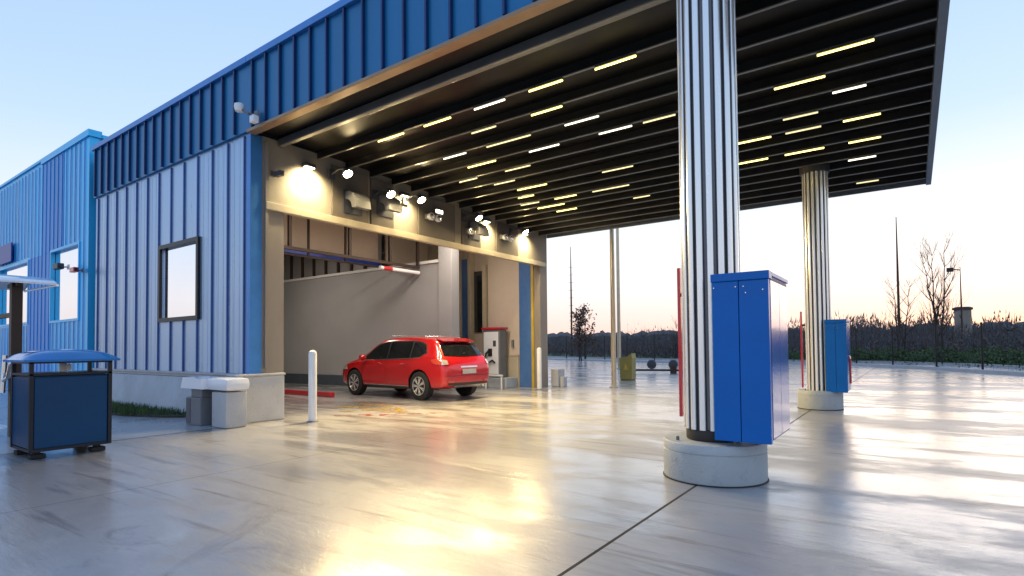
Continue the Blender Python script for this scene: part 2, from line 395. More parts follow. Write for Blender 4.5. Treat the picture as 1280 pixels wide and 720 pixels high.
# fascia on the building part
def fascia(mb, seam, x0, x1):
    mb.box(x0, x1, YF-.06, YF+.06, 5.441, 6.70)
    x = x0+.17
    while x < x1-.03:
        seam.box(x-.017, x+.017, YF-.112, YF-.062, 5.46, 6.70); x += .445
b, s = MB(), MB(); fascia(b, s, X0, XW); f1 = bpart(b, 'fascia', M['fascia']); bpart(s, 'fascia_seam', M['fascia_seam'], f1)
bpart(MB().box(X0-.02, XW, YF-.13, YF+.14, 6.703, 6.83, bevel=.012), 'coping', M['cap'])
b = MB()
b.prism([(YF+.07, 5.5), (YF+.07, 6.60), (16.0, 6.45), (16.0, 5.5)], X0, XW-.02, axis='x'); bpart(b, 'roof', M['edge'])
# opening wall: face x = XW
b = MB(); b.box(XW-.33, XW, YF+.202, 15.9, 4.16, 5.42); bpart(b, 'header_wall', M['beige'])
b = MB(); b.box(XW-.33, XW, YF+.202, 6.21, 0, 4.159); bpart(b, 'corner_pillar', M['taupe'])
b = MB(); b.box(XW-.28, XW, 15.462, 15.9, 0, 4.159, bevel=.01); bpart(b, 'end_pillar', M['taupe'])
b = MB(); b.box(XW+.003, XW+.07, YF+.25, 15.72, 4.02, 4.17, bevel=.01); b.box(XW-.2, XW+.002, 6.22, 15.46, 4.06, 4.155); bpart(b, 'lintel_trim', M['trim'])
# pilaster panels on the header wall, coloured dark for the shade between lit bays
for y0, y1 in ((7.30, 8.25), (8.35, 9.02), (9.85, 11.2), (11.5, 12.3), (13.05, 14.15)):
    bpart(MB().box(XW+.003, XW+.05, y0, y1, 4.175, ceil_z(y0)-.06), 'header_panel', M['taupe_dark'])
b = MB(); b.box(-9.99, -9.90, 5.80, 5.86, 1.0, 5.3); bpart(b, 'downpipe', M['taupe'])
# bay interior
b = MB(); b.box(-31, -10.29, YF+.21, YF+.4, 0, 5.3); bpart(b, 'near_bay_wall', M['bay_wall'])
b = MB(); b.box(-31, -12.15, 13.0, 13.2, .381, 4.08); sw = bpart(b, 'bay_side_wall', M['bay_wall'])
b = MB(); b.box(-31, -12.14, 12.97, 13.22, 0, .38, bevel=.01); bpart(b, 'wall_band', M['bay_band'], sw)
b = MB(); b.box(-31, -12.15, 12.95, 13.25, 4.081, 4.17); bpart(b, 'top_rail', M['white'], sw)
b = MB(); b.box(-31, -15.1, 13.02, 13.18, 4.171, 5.35); up = bpart(b, 'upper_liner', M['bay_up'])
x = -30.8
while x < -15.3: bpart(MB().box(x, x+.09, 12.94, 13.019, 4.18, 5.34), 'liner_stud', M['rust'], up); x += .75
b = MB(); b.box(-12.149, -11.60, 12.93, 13.3, 0, 5.3, bevel=.012); bpart(b, 'lane_column', M['bay_wall'])
b = MB(); b.box(-31.2, -31, YF+.21, 16, 0, 5.3); bpart(b, 'tunnel_end_wall', M['bay_wall'])
b = MB(); b.box(-31, XW-.34, YF+.21, 16, 5.36, 5.45); bpart(b, 'bay_ceiling', M['bay_up'])
b = MB(); b.box(-15.06, -15.0, YF+.41, 12.93, 4.42, 5.35); bh = bpart(b, 'bulkhead', M['bay_beige'])
b = MB(); b.box(-15.09, -14.97, YF+.41, 15.4, 4.37, 4.419); bpart(b, 'bottom_rail', M['rust'], bh)
b = MB(); b.box(-15.0, -14.84, YF+.41, 12.92, 4.20, 4.36, bevel=.01); bpart(b, 'blue_beam', M['blue_beam'], bh)
b = MB(); b.box(-15.06, -15.0, 13.3, 15.4, 4.42, 5.35); bpart(b, 'lane_bulkhead', M['bay_beige'])
# hanging frame just inside the opening
b = MB(); b.box(-13.03, -12.95, 6.4, 12.9, 3.93, 4.01); b.box(-13.03, -12.95, 6.4, 12.9, 5.15, 5.22)
for y in (8.27, 10.16, 11.67, 12.85): b.box(-13.03, -12.95, y-.04, y+.04, 4.01, 5.15)
bpart(b, 'hanging_frame', M['rust'])
b = MB(); b.box(-14.2, -14.14, 6.4, 12.9, 4.0, 4.05)
for y in (7.6, 8.6, 9.6, 10.9): b.box(-14.2, -14.14, y, y+.05, 4.05, 5.3)
bpart(b, 'spray_arch_frame', M['rust'])
# inner right-hand wall of the bay (faces -Y)
b = MB(); b.box(-12.15, -10.8, 15.47, 15.9, 0, 5.3); b.box(-31, -13.45, 15.47, 15.9, 0, 5.3); b.box(-13.45, -12.15, 15.62, 15.9, 0, 5.3); ew = bpart(b, 'end_wall', M['bay_beige'])
bpart(MB().box(-10.79, -10.31, 15.44, 15.9, 0, 4.5, bevel=.01), 'blue_jamb', M['panel_blue'], ew)
bpart(MB().box(-10.309, -10.232, 15.45, 15.9, 0, 4.158).box(-10.231, -10.2, 15.42, 15.46, 0, 4.158), 'lamplit_jamb', M['yellow'], ew)  # beige jamb coloured ochre for the golden lamp light on it
bpart(MB().box(-12.85, -12.35, 15.55, 15.61, 1.9, 4.1), 'side_window', M['glass_dark'], ew)
bpart(MB().box(-13.0, -12.86, 15.35, 15.6, 0, 5.2, bevel=.01).box(-12.34, -12.2, 15.38, 15.61, 0, 4.3), 'white_post', M['trim'], ew)
bpart(MB().box(-13.44, -13.02, 15.56, 15.61, 0, 4.6), 'blue_door', M['panel_blue'], ew)
bpart(MB().box(-13.85, -13.47, 15.42, 15.465, 0, 4.7), 'yellow_strip', M['yellow'], ew)
bpart(MB().box(-12.19, -10.82, 15.42, 15.465, .0, 1.05).box(-12.19, -10.82, 15.40, 15.465, 1.051, 1.09), 'wainscot', M['trim'], ew)
bpart(MB().box(-12.4, -10.85, 14.75, 15.39, 0, .33, bevel=.02), 'plinth', M['foundation'], ew)
bpart(MB().box(-11.4, -11.34, 15.40, 15.46, 1.4, 1.62), 'wall_switch', M['grey_plastic'], ew)
bpart(MB().box(-11.1, -11.02, 15.40, 15.46, 1.35, 1.6), 'wall_switch', M['grey_plastic'], ew)

# guide rail and hanging clearance bar
b = MB(); b.box(-18.5, -13.15, 9.62, 9.78, 0, .14, bevel=.03); 
solo(b, 'guide_rail', M['red_paint'], (-16, 9.7, 0), 'low red guide rail on the bay floor ahead of the car', 'guide rail')
cb = thing('clearance_bar', (-13, 12.1, 3.8), 'white and red clearance bar hanging inside the bay above the car', 'clearance bar')
MB().tube([(0, -.82, 0), (0, .82, 0)], .06, 14).build('bar', M['white_plastic'], cb, True)
MB().tube([(0, -.70, 0), (0, -.35, 0)], .0615, 14).build('red_band', M['label_red'], cb, True)
MB().tube([(0, -.6, .05), (0, -.6, .13)], .012, 6).tube([(0, .6, .05), (0, .6, .13)], .012, 6).build('hanger', M['rust'], cb)
# lamps inside the bay, up behind the header
bl = None
for x, y, lab in ((-10.9, 8.0, 'long interior lamp behind the header, nearest the corner pillar'), (-10.9, 12.0, 'long interior lamp behind the header above the car'), (-17.5, 9.5, 'long interior lamp deep in the wash tunnel')):
    if bl is None:
        bl = t = thing('bay_light', (x, y, 5.22), lab, 'strip light', 'lamps inside the bay')
        MB().box(-.10, .10, -.8, .8, .0, .10, bevel=.01).build('housing', M['white'], t); MB().box(-.08, .08, -.78, .78, -.03, -.001, bevel=.01).build('diffuser', M['tube_w'], t)
    else: copy_thing(bl, (x, y, 5.22), label=lab)
    ld = bpy.data.lights.new('bay_glow', 'AREA'); ld.shape = 'RECTANGLE'; ld.size = .9; ld.size_y = 1.8; ld.energy = 110; ld.color = (1, .87, .72)
    lo = bpy.data.objects.new('bay_glow', ld); col.objects.link(lo); lo.location = (x, y, 5.15); lo['kind'] = 'structure'
# payment kiosk
kx, ky = -11.58, 15.08
kk = thing('pay_kiosk', (kx, ky, .33), 'white vacuum and payment kiosk with red frame and black hose on the bay plinth', 'kiosk')
MB().box(-.36, .36, -.18, .22, 0, 1.62, bevel=.03).build('housing', M['grey_plastic'], kk)
MB().box(-.31, .31, -.205, -.182, .12, 1.54, bevel=.01).build('face_panel', M['white_plastic'], kk)
MB().box(-.40, .40, -.22, .26, 1.621, 1.70, bevel=.02).build('hood', M['red_paint'], kk)
MB().box(-.30, .30, -.21, -.18, .02, .11).build('kick_plate', M['darkgrey'], kk)
MB().tube([(-.02, -.23, .95), (-.14, -.30, .80), (-.20, -.28, .62), (-.08, -.27, .50), (.10, -.26, .58), (.20, -.25, .50)], .035, 8).box(-.10, .06, -.24, -.206, .72, .98, bevel=.01).build('hose', M['rubber'], kk, True)
MB().box(.10, .22, -.215, -.206, 1.05, 1.25).build('screen', M['darkgrey'], kk)
b = MB(); b.tube([(-12.35, 14.62, .42), (-10.9, 14.62, .42)], .035, 10); b.tube([(-12.3, 14.62, 0), (-12.3, 14.62, .42)], .03, 8); b.tube([(-10.95, 14.62, 0), (-10.95, 14.62, .42)], .03, 8); b.tube([(-11.6, 14.62, 0), (-11.6, 14.62, .42)], .03, 8)
solo(b, 'guard_rail', M['white'], (-11.6, 14.62, 0), 'low pale guard rail in front of the kiosk plinth', 'rail', smooth=True)

# ------------------------------------------------------------------ adjacent taller building
AL = (-34, 10, 0)
adj = thing('neighbouring_building', AL, 'taller pale azure and vivid blue clad building at the far left', 'building')
def apart(mb, name, m, parent=adj): return mb.build(name, m, parent, False, off=AL)
YA = 5.48
wins = [(-21.05, -18.68, 2.25, 4.35), (-26.8, -23.3, 2.3, 4.3)]
def wall_with_holes(x0, x1, z0, z1, holes, y=YA):
    xs = sorted({x0, x1, *[v for h in holes for v in (h[0], h[1])]}); bm = MB()
    xs = [x for x in xs if x0 <= x <= x1]
    for a, c in zip(xs, xs[1:]):
        hs = sorted([h for h in holes if h[0] < (a+c)/2 < h[1]], key=lambda h: h[2]); z = z0
        for h in hs:
            if h[2] > z: bm.box(a, c, y, y+.25, z, h[2])
            z = h[3]
        if z < z1: bm.box(a, c, y, y+.25, z, z1)
    return bm
apart(wall_with_holes(-20.0, -18.02, .02, 7.2, [(-20.0, -18.68, 2.25, 4.35)]), 'azure_wall', M['far_light'])
apart(wall_with_holes(-22.0, -20.001, 4.36, 7.2, [], y=YA-.01).box(-23.29, -21.06, YA-.01, YA+.2, .02, 4.355), 'blue_wall', M['far_blue'])
apart(wall_with_holes(-60, -22.001, 4.36, 7.3, []).box(-21.055, -20.001, YA, YA+.25, .02, 2.249).box(-60, -26.81, YA, YA+.25, .02, 4.355).box(-26.809, -23.291, YA, YA+.25, .02, 2.3), 'pale_wall', M['far_light'])
apart(MB().box(-18.02, -18.0, YA+.251, 15, 6.2, 7.2), 'end_wall', M['fascia'])
b = MB(); b.box(-60, -18.03, YA+.26, 15, 6.1, 6.19); apart(b, 'roof', M['edge'])
b = MB(); b.box(-60, -17.96, YA-.05, YA+.27, 7.302, 7.38); b.box(-18.2, -17.95, YA+.271, 15, 7.202, 7.30); b.box(-22.0, -17.96, YA-.05, YA+.26, 7.202, 7.30); apart(b, 'coping', M['far_light'])
b = MB(); x = -59
while x < -18.2:
    if not any(h[0]-.05 < x < h[1]+.05 for h in wins): b.box(x-.014, x+.014, YA-.026, YA-.011, .05, 7.18)
    else: b.box(x-.014, x+.014, YA-.026, YA-.011, 4.42, 7.18); b.box(x-.014, x+.014, YA-.026, YA-.011, .05, 2.2)
    x += .36
apart(b, 'standing_seam', M['far_blue'])
for h in wins:
    fr = MB()
    for a in ((h[0]-.05, h[0]+.02, h[2]-.05, h[3]+.05), (h[1]-.02, h[1]+.05, h[2]-.05, h[3]+.05), (h[0]+.02, h[1]-.02, h[3]-.02, h[3]+.05), (h[0]+.02, h[1]-.02, h[2]-.05, h[2]+.02)):
        fr.box(a[0], a[1], YA-.03, YA+.08, a[2], a[3])
    f = apart(fr, 'window', M['far_light']); apart(MB().box(h[0], h[1], YA+.09, YA+.11, h[2], h[3]), 'pane', M['mirror'], f)
apart(MB().box(-26.8, -24.9, YA-.1, YA-.055, 4.45, 5.1, bevel=.01), 'blue_panel', M['deep_blue'])

# security gadgets on the walls
def bracket_camera(loc, m1, m2, label, name='security_camera', s=1.0):
    t = thing(name, loc, label, 'camera')
    MB().box(-.07*s, .07*s, -.03, 0, -.07*s, .07*s, bevel=.006).tube([(0, -.03, 0), (0, -.18*s, -.02)], .022*s, 8).build('bracket', m2, t)
    MB().box(-.20*s, .20*s, -.32*s, -.16*s, -.09*s, .07*s, bevel=.02*s).build('housing', m1, t)
    MB().lathe([(.045*s, 0), (.05*s, .03*s)], (.21*s, -.24*s, -.01), 14, 'x').build('lens', M['glass_dark'], t)
    return t
bracket_camera((-19.34, YA-.05, 3.74), M['darkgrey'], M['white'], 'black box camera on the azure wall at far left')
bracket_camera((-18.25, YA-.05, 3.55), M['red_paint'], M['grey_plastic'], 'small red alarm device beside the black camera on the azure wall', 'alarm_device', .8)
t = thing('security_camera', (-9.62, YF-.11, 5.60), 'pale twin-headed camera on the blue fascia at the canopy corner', 'camera')
MB().box(-.03, .10, -.02, 0, -.12, .10, bevel=.006).tube([(.03, -.02, .0), (.03, -.16, .0), (-.12, -.20, .10)], .025, 8).build('bracket', M['grey_plastic'], t, True)
MB().lathe([(.0, -.10), (.07, -.08), (.09, .0), (.085, .05), (.03, .08)], (-.16, -.22, .14), 18).build('dome', M['white_plastic'], t, True)
MB().box(.06, .2, -.16, -.05, -.18, -.05, bevel=.02).build('junction_box', M['white_plastic'], t)

# ------------------------------------------------------------------ canopy
CL = ((XW+XR)/2, (YF+YB)/2, 5.0)
can = thing('canopy', CL, 'wide black ribbed canopy with blue fascia reaching out from the wash bay', 'canopy')
def cpart(mb, name, m, parent=can, smooth=False): return mb.build(name, m, parent, smooth, off=CL)
b = MB(); b.prism([(YF+.07, ceil_z(YF)+.10), (YF+.07, 5.9), (YB, 5.5), (YB, ceil_z(YB)+.10)], XW+.001, XR-.05, axis='x'); cpart(b, 'deck', M['deck'])
b, s = MB(), MB(); fascia(b, s, XW+.001, XR); f2 = cpart(b, 'fascia', M['fascia']); cpart(s, 'fascia_seam', M['fascia_seam'], f2)
cpart(MB().box(XW+.001, XR+.02, YF-.13, YF+.14, 6.703, 6.83, bevel=.012), 'coping', M['cap'])
cpart(MB().box(XW+.02, XR, YF-.115, YF+.06, 5.38, 5.438, bevel=.008), 'soffit_trim', M['lamplit_trim'])
b = MB(); b.prism([(YF+.07, ceil_z(YF)-.04), (YF+.07, 5.95), (YB+.1, 5.55), (YB+.1, ceil_z(YB)-.05)], XR-.049, XR+.05, axis='x')
b.prism([(YB+.001, ceil_z(YB)-.04), (YB+.001, 5.55), (YB+.12, 5.55), (YB+.12, ceil_z(YB)-.02)], XW+.001, XR-.05, axis='x'); cpart(b, 'edge_trim', M['edge'])
RY = [6.12, 6.97, 7.68, 8.34, 9.01, 9.64, 10.24, 10.88, 11.43, 12.0, 12.5, 13.05, 13.62, 14.2, 14.8, 15.4]
for i, y in enumerate(RY):
    z = ceil_z(y)
    b = MB()
    if i == 0: b.box(XW+.01, XR-.06, y-.05, y+.05, z-.06, z+.09, bevel=.02)
    else:
        b.box(XW+.01, XR-.06, y-.022, y+.022, z-.052, z-.036)
    rb = cpart(b, 'rib', M['rib'])
    if i: cpart(MB().box(XW+.01, XR-.06, y-.012, y+.012, z-.035, z+.099), 'web', M['web'], rb)
# strip lights clipped to the ribs
TU = [(1, -6.87, -6.24, 'y'), (1, -8.07, -7.38, 'y'), (1, -5.73, -5.1, 'w'), (1, -3.53, -2.91, 'y'), (1, -4.65, -4.05, 'y'),
      (2, -5.08, -4.48, 'y'), (2, -6.38, -5.82, 'd'), (3, -7.67, -7.07, 'w'), (3, -6.56, -5.53, 'd'), (3, -4.82, -4.16, 'w'), (3, -.94, -.29, 'y'),
      (4, -3.66, -3.09, 'd'), (4, -7.59, -6.84, 'y'), (4, -6.02, -5.33, 'w'), (4, -4.5, -3.86, 'w'), (4, -1.59, -.91, 'y'),
      (5, -7.07, -6.41, 'd'), (5, -8.38, -7.85, 'd'), (5, -.89, -.45, 'w'), (6, -1.68, -1.15, 'd'), (6, -7.83, -7.24, 'd'),
      (7, -.86, -.32, 'y'), (7, -5.37, -4.65, 'd'), (7, -1.75, -1.18, 'd'), (7, -7.62, -6.78, 'y'), (7, -2.67, -1.98, 'y'),
      (8, -7.98, -7.51, 'y'), (9, -8.29, -7.72, 'd'), (9, -7.25, -6.63, 'y'), (9, -6.19, -5.23, 'd'), (9, -.87, -.36, 'y'), (9, -2.95, -2.25, 'y'), (9, -1.95, -1.26, 'y'),
      (10, -8.09, -7.26, 'y'), (11, -5.59, -5.15, 'd'), (11, -7.83, -7.2, 'y'), (11, -.96, -.48, 'w'), (14, -.94, -.51, 'd')]
ordn = ['front', 'second', 'third', 'fourth', 'fifth', 'sixth', 'seventh', 'eighth', 'ninth', 'tenth', 'eleventh', 'twelfth', 'thirteenth', 'fourteenth', 'fifteenth', 'sixteenth']
rows = {}
for tt in TU: rows.setdefault(tt[0], []).append(tt)
protos = {}
for r, lst in sorted(rows.items()):
    lst.sort(key=lambda q: q[1])
    for k, (ri, xa, xb, c) in enumerate(lst):
        y = RY[ri]; z = ceil_z(y)-.062
        word = {'y': 'bright yellow', 'w': 'white', 'd': 'faint'}[c]
        same = [q for q in lst if q[3] == c]
        pos = '' if len(same) == 1 else (', '+['leftmost', 'second from left', 'third from left', 'fourth from left'][same.index(lst[k])])
        lab = f'{word} strip light on the {ordn[ri]} rib from the front{pos}'
        loc = ((xa+xb)/2, y, z)
        if c not in protos:
            t = thing('strip_light', loc, lab, 'strip light', 'strip lights on the canopy ribs')
            MB().box(-.5, .5, -.028, .028, -.018, 0).build('housing', M['rib'], t)
            MB().tube([(-.49, 0, -.030), (.49, 0, -.030)], .0135, 8).build('tube', M[{'y': 'tube_y', 'w': 'tube_w', 'd': 'tube_dim'}[c]], t, True)
            protos[c] = t
        else: t = copy_thing(protos[c], loc, label=lab)
        t.scale = (xb-xa, 1, 1)

# flood lamps over the opening
def aim(o, target): o.rotation_euler = (Vector(target)-o.location).to_track_quat('-Z', 'Y').to_euler()
FL = [(7.27, 4.95, 1.0, 'leftmost flood lamp glowing over the bay opening, beside the bright wall bay'),
      (8.44, 4.78, .45, 'second flood lamp from the left over the bay opening, dimmer than the others'),
      (9.39, 4.85, 1.0, 'middle flood lamp over the bay opening, right of the dimmer one'),
      (11.55, 4.82, .9, 'fourth flood lamp from the left over the bay opening'),
      (13.75, 4.79, .9, 'rightmost flood lamp over the bay opening near the blue jamb')]
fp = None
for y, z, pw, lab in FL:
    loc = (XW+.05, y, z)
    if fp is None:
        fp = t = thing('flood_lamp', loc, lab, 'flood lamp', 'flood lamps over the bay opening')
        MB().box(0, .03, -.08, .08, -.02, .20, bevel=.006).tube([(.03, 0, .10), (.28, 0, .16), (.50, 0, .10)], .022, 8).build('arm', M['darkgrey'], t, True)
        tilt = Matrix.Rotation(math.radians(-38), 4, 'Y')
        def head(mb):
            bmesh.ops.rotate(mb.bm, verts=mb.bm.verts, cent=(0, 0, 0), matrix=tilt); bmesh.ops.translate(mb.bm, verts=mb.bm.verts, vec=(.52, 0, .04)); return mb
        head(MB().lathe([(.03, .13), (.05, .11), (.075, .04), (.10, -.03), (.105, -.055), (.095, -.055), (.09, -.03), (.04, -.025)], n=28)).build('hood', M['darkgrey'], t, True)
        head(MB().lathe([(.02, -.034), (.088, -.036), (.085, -.052), (.05, -.065), (.02, -.07)], n=28)).build('lens', M['flood'], t, True)
    else: t = copy_thing(fp, loc, label=lab)
    ld = bpy.data.lights.new('flood_beam', 'SPOT'); ld.energy = 950*pw; ld.spot_size = math.radians(112); ld.spot_blend = .85; ld.color = (1, .74, .34); ld.shadow_soft_size = .16; ld.specular_factor = .6
    lo = bpy.data.objects.new('flood_beam', ld); col.objects.link(lo); lo.location = (XW+.05+.55, y, z-.10); aim(lo, (XW+4.2, y-.8, 0)); lo['kind'] = 'structure'
# added small lamps, no known fixtures, to make the lit patches on the header
WS = [(6.72, 5.02, 'added small light above the brightest header bay next to the corner pillar'), (9.35, 5.0, 'added small light above the header bay right of the middle lamp'),
      (12.55, 4.95, 'added small light above the header bay right of the fourth flood lamp'), (14.5, 4.9, 'added small light above the last header bay at the right end')]
wp = None
for y, z, lab in WS:
    loc = (XW+.003, y, z)
    if wp is None:
        wp = t = thing('added_wall_light', loc, lab, 'wall lamp', 'added lights on the header wall')
        MB().box(0, .14, -.12, .12, .03, .10, bevel=.012).build('housing', M['darkgrey'], t)
        MB().box(.03, .12, -.10, .10, .012, .029).build('lens', M['small_lamp'], t)
    else: t = copy_thing(wp, loc, label=lab)
    ld = bpy.data.lights.new('added_wall_beam', 'SPOT'); ld.energy = 260 if y < 7 else 170; ld.spot_size = math.radians(140); ld.spot_blend = 1; ld.color = (1, .82, .46); ld.shadow_soft_size = .06
    lo = bpy.data.objects.new('added_wall_beam', ld); col.objects.link(lo); lo.location = (XW+.30, y, z-.03); aim(lo, (XW+.02, y, z-.45)); lo['kind'] = 'structure'
# curved dark air hoods on the header wall
hp = None
for y, z, lab in [(7.82, 4.50, 'curved grey blower hood between the first and second flood lamps'), (8.75, 4.62, 'curved grey blower hood under the dimmer flood lamp'), (12.0, 4.58, 'curved grey blower hood right of the fourth flood lamp')]:
    loc = (XW+.05, y, z)
    if hp is None:
        hp = t = thing('blower_hood', loc, lab, 'hood', 'blower hoods on the header wall')
        prof = [(0, .26), (.14, .26), (.28, .18), (.36, .04), (.38, -.12), (.24, -.12), (.20, .0), (.12, .07), (0, .10)]
        MB().prism(prof, -.20, .20).build('shell', M['grey_plastic'], t)
        MB().box(0, .02, -.25, .25, -.2, .3).build('back_plate', M['darkgrey'], t)
    else: t = copy_thing(hp, loc, label=lab)
ep = None
for y, z, lab in [(10.2, 4.66, 'twin-headed emergency light on the header wall right of the middle flood lamp'), (11.75, 4.55, 'twin-headed emergency light just below the fourth flood lamp'), (13.35, 4.63, 'twin-headed emergency light left of the rightmost flood lamp')]:
    loc = (XW+.05, y, z)
    if ep is None:
        ep = t = thing('emergency_light', loc, lab, 'light', 'twin-headed emergency lights')
        MB().box(0, .10, -.16, .16, -.06, .08, bevel=.02).build('battery_box', M['grey_plastic'], t)
        for sy in (-1, 1):
            h = MB().lathe([(.04, 0), (.085, .05), (.095, .13), (.08, .14)], (.10, sy*.13, -.02), 16, 'x').build('lamp_head', M['white_plastic'], t, True)
            MB().lathe([(.075, 0), (.06, .012)], (.241, sy*.13, -.02), 16, 'x').build('lens', M['alloy'], h, True)
    else: t = copy_thing(ep, loc, label=lab)
t = thing('bulkhead_light', (XW+.05, 10.52, 4.86), 'small lit rectangular light between the middle and fourth flood lamps', 'light')
MB().box(0, .06, -.15, .15, -.06, .08, bevel=.01).build('housing', M['grey_plastic'], t); MB().box(.061, .075, -.12, .12, -.03, .05).build('lens', M['small_lamp'], t)
t = thing('pillar_camera', (XW+.003, 5.98, 4.75), 'small black camera on the taupe pillar beside the bay opening', 'camera')
MB().tube([(0, 0, 0), (.14, 0, -.02)], .02, 8).box(0, .015, -.05, .05, -.05, .05).build('bracket', M['darkgrey'], t)
MB().box(.08, .30, -.05, .05, -.09, .01, bevel=.015).build('housing', M['darkgrey'], t)

# ------------------------------------------------------------------ canopy columns
NF = 17
def flute(a):
    u = (a*NF/(2*PI)) % 1; d = abs(u-.5)*2          # 0 = crest, 1 = groove
    if d < .60: return 1.0+.016*(1-(d/.60)**2)
    if d < .74: return 1.0-.12*(d-.60)/.14
    return .88
def make_column(loc, label):
    t = thing('canopy_column', loc, label, 'column', 'fluted steel canopy columns')
    bm = MB(); bm.lathe([(.29, .50), (.29, 5.30)], n=NF*16, fr=flute); sh = bm.build('shaft', [M['chrome'], M['groove']], t, True, angle=35)
    for p in sh.data.polygons:
        if len(p.vertices) == 4 and p.center.xy.length < .272: p.material_index = 1
    MB().lathe([(.265, .385), (.272, .40), (.272, .49), (.262, .505)], n=48).build('collar', M['collar'], t, True)
    MB().lathe([(.33, 5.22), (.34, 5.24), (.34, 5.42)], n=40).build('cap_collar', M['collar'], t, True)
    d = MB().lathe([(.50, 0.004), (.505, .02), (.505, .285), (.497, .29), (.497, .296), (.505, .30), (.505, .372), (.495, .384), (.0, .385)][:8], n=72).build('pedestal', M['drum'], t, True)
    MB().lathe([(.515, .002), (.512, .012)], n=60).build('joint_seal', M['rubber'], d)
    for k in range(4):
        a = PI/4+k*PI/2; MB().lathe([(.018, .385), (.018, .42), (.01, .425)], (.40*math.cos(a), .40*math.sin(a), 0), 6).build('anchor_bolt', M['grey_plastic'], d)
    return t
C1 = (-1.69, 5.92, 0); C2 = (-1.60, 13.35, 0)
c1 = make_column(C1, 'near fluted steel column on a round grey concrete pedestal')
c2 = copy_thing(c1, C2, label='far fluted steel column at the rear of the canopy', scale=(.84, .84, 1))
for ch in kids(c2):
    if ch.name.startswith('shaft') or ch.name.startswith('cap_collar'): ch.location.z = -.24
# cabinets (world coordinates relative to column)
def make_cabinet(loc, label):
    t = thing('service_cabinet', loc, label, 'cabinet', 'blue service cabinets on the columns')
    # local origin: column axis at ground
    MB().box(.305, .63, -.36, .52, .46, 2.0, bevel=.008).build('body', M['cabinet'], t)
    MB().box(.13, .372, -.43, -.362, .44, 1.955, bevel=.006).build('door', M['cabinet'], t)
    MB().box(.378, .636, -.43, -.362, .44, 1.955, bevel=.006).build('door', M['cabinet'], t)
    MB().box(.12, .645, -.44, -.30, 1.957, 2.035, bevel=.008).box(.30, .645, -.299, .53, 1.99, 2.03, bevel=.006).build('top_cap', M['cabinet'], t)
    MB().box(.631, .638, -.34, .06, .48, 1.95, bevel=.002).box(.631, .638, .07, .50, .48, 1.95, bevel=.002).build('side_panel', M['cab_gloss'], t)
    MB().box(.36, .39, -.365, -.361, .45, 1.95).box(.628, .6315, -.36, .51, .47, 1.98).build('shadow_gap', M['cab_dark'], t)
    for x, z in ((.42, 1.90), (.44, 1.84), (.59, 1.86), (.15, 1.90), (.35, 1.90)):
        MB().lathe([(.006, 0), (.006, .005)], (x, -.437, z), 10, 'y').build('rivet', M['alloy'], t)
    MB().box(.0, .31, .0, .04, 1.8, 1.86).box(.0, .31, .0, .04, .62, .68).build('mounting_bracket', M['rubber'], t)
    return t
cabinet = make_cabinet(C1, 'large glossy blue cabinet strapped to the near column')
cab2 = copy_thing(cabinet, (-1.54, C2[1], -.04), label='smaller looking blue cabinet strapped to the far column', scale=(.75, .8, .93))
def red_panel(loc, label, s=1.0):
    t = thing('red_column_panel', loc, label, 'panel', 'red panels on the columns')  # thin red panel, the visible edge of a cabinet behind the column
    MB().box(-.435, -.40, .22, .30, .56, 2.22, bevel=.006).build('sheet', M['red_paint'], t)
    MB().box(-.444, -.2, .26, .29, 1.9, 1.94).build('bracket', M['rubber'], t)
    return t
rp = red_panel(C1, 'thin red panel on the left side of the near column')
copy_thing(rp, (C2[0]+.06, C2[1], -.15), label='thin red panel on the left side of the far column')
solo(MB().tube([(-1.02, 13.1, .55), (-1.02, 13.1, 1.05), (-1.05, 13.3, 1.1)], .02, 8), 'red_hose', M['red_paint'], (-.93, 13.1, .5), 'thin red hose beside the far blue cabinet', 'hose', smooth=True)

# ------------------------------------------------------------------ bollards
bp_ = thing('bollard', (-9.1, 6.27, 0), 'white bollard at the left of the bay opening', 'bollard', 'white bollards at the bay')
MB().lathe([(.075, .0), (.075, 1.27), (.06, 1.31), (.02, 1.33)], n=24).build('post', M['white'], bp_, True)
MB().lathe([(.11, .002), (.11, .012), (.08, .02)], n=24).build('base_ring', M['grey_plastic'], bp_, True)
copy_thing(bp_, (-9.62, 14.85, 0), label='white bollard at the right of the bay opening by the jamb')

# ------------------------------------------------------------------ bins and blocks
BX = (-8.88, 2.11, 0)
t = thing('litter_bin', BX, 'large navy double litter bin with domed blue lid at the left foreground', 'litter bin')
bw, bd = .88, .80    # along Y, along -X
MB().box(-bd+.03, -.03, .03, bw-.03, .12, 1.04, bevel=.01).build('body', M['bin'], t)
MB().box(-.029, -.012, .055, bw-.055, .14, 1.02, bevel=.006).build('front_panel', M['bin'], t)
MB().box(-bd+.05, -.05, .010, .029, .14, 1.02, bevel=.006).build('side_panel', M['bin'], t)
fr = MB()
for x in (-bd, -.045):
    for y in (0, bw-.045): fr.box(x, x+.045, y, y+.045, .10, 1.22, bevel=.005)
fr.box(-bd, 0, 0, bw, 1.045, 1.075, bevel=.004); fr.box(-bd+.02, -.01, .01, bw-.01, .095, .13)
fr.box(-bd, 0, 0, bw, 1.2, 1.225); fr.build('frame', M['bin_frame'], t)
ld = MB(); n = 14; g = []
for i in range(n+1):
    row = []
    for j in range(n+1):
        u, v = i/n, j/n; e = (1-(2*u-1)**4)*(1-(2*v-1)**4)
        row.append(ld.bm.verts.new((-bd-.07+(bd+.14)*u, -.07+(bw+.14)*v, 1.245+.135*e**.6*(1-.12*abs(2*v-1)))))
    g.append(row)
for i in range(n):
    for j in range(n): ld.bm.faces.new((g[i][j], g[i+1][j], g[i+1][j+1], g[i][j+1]))
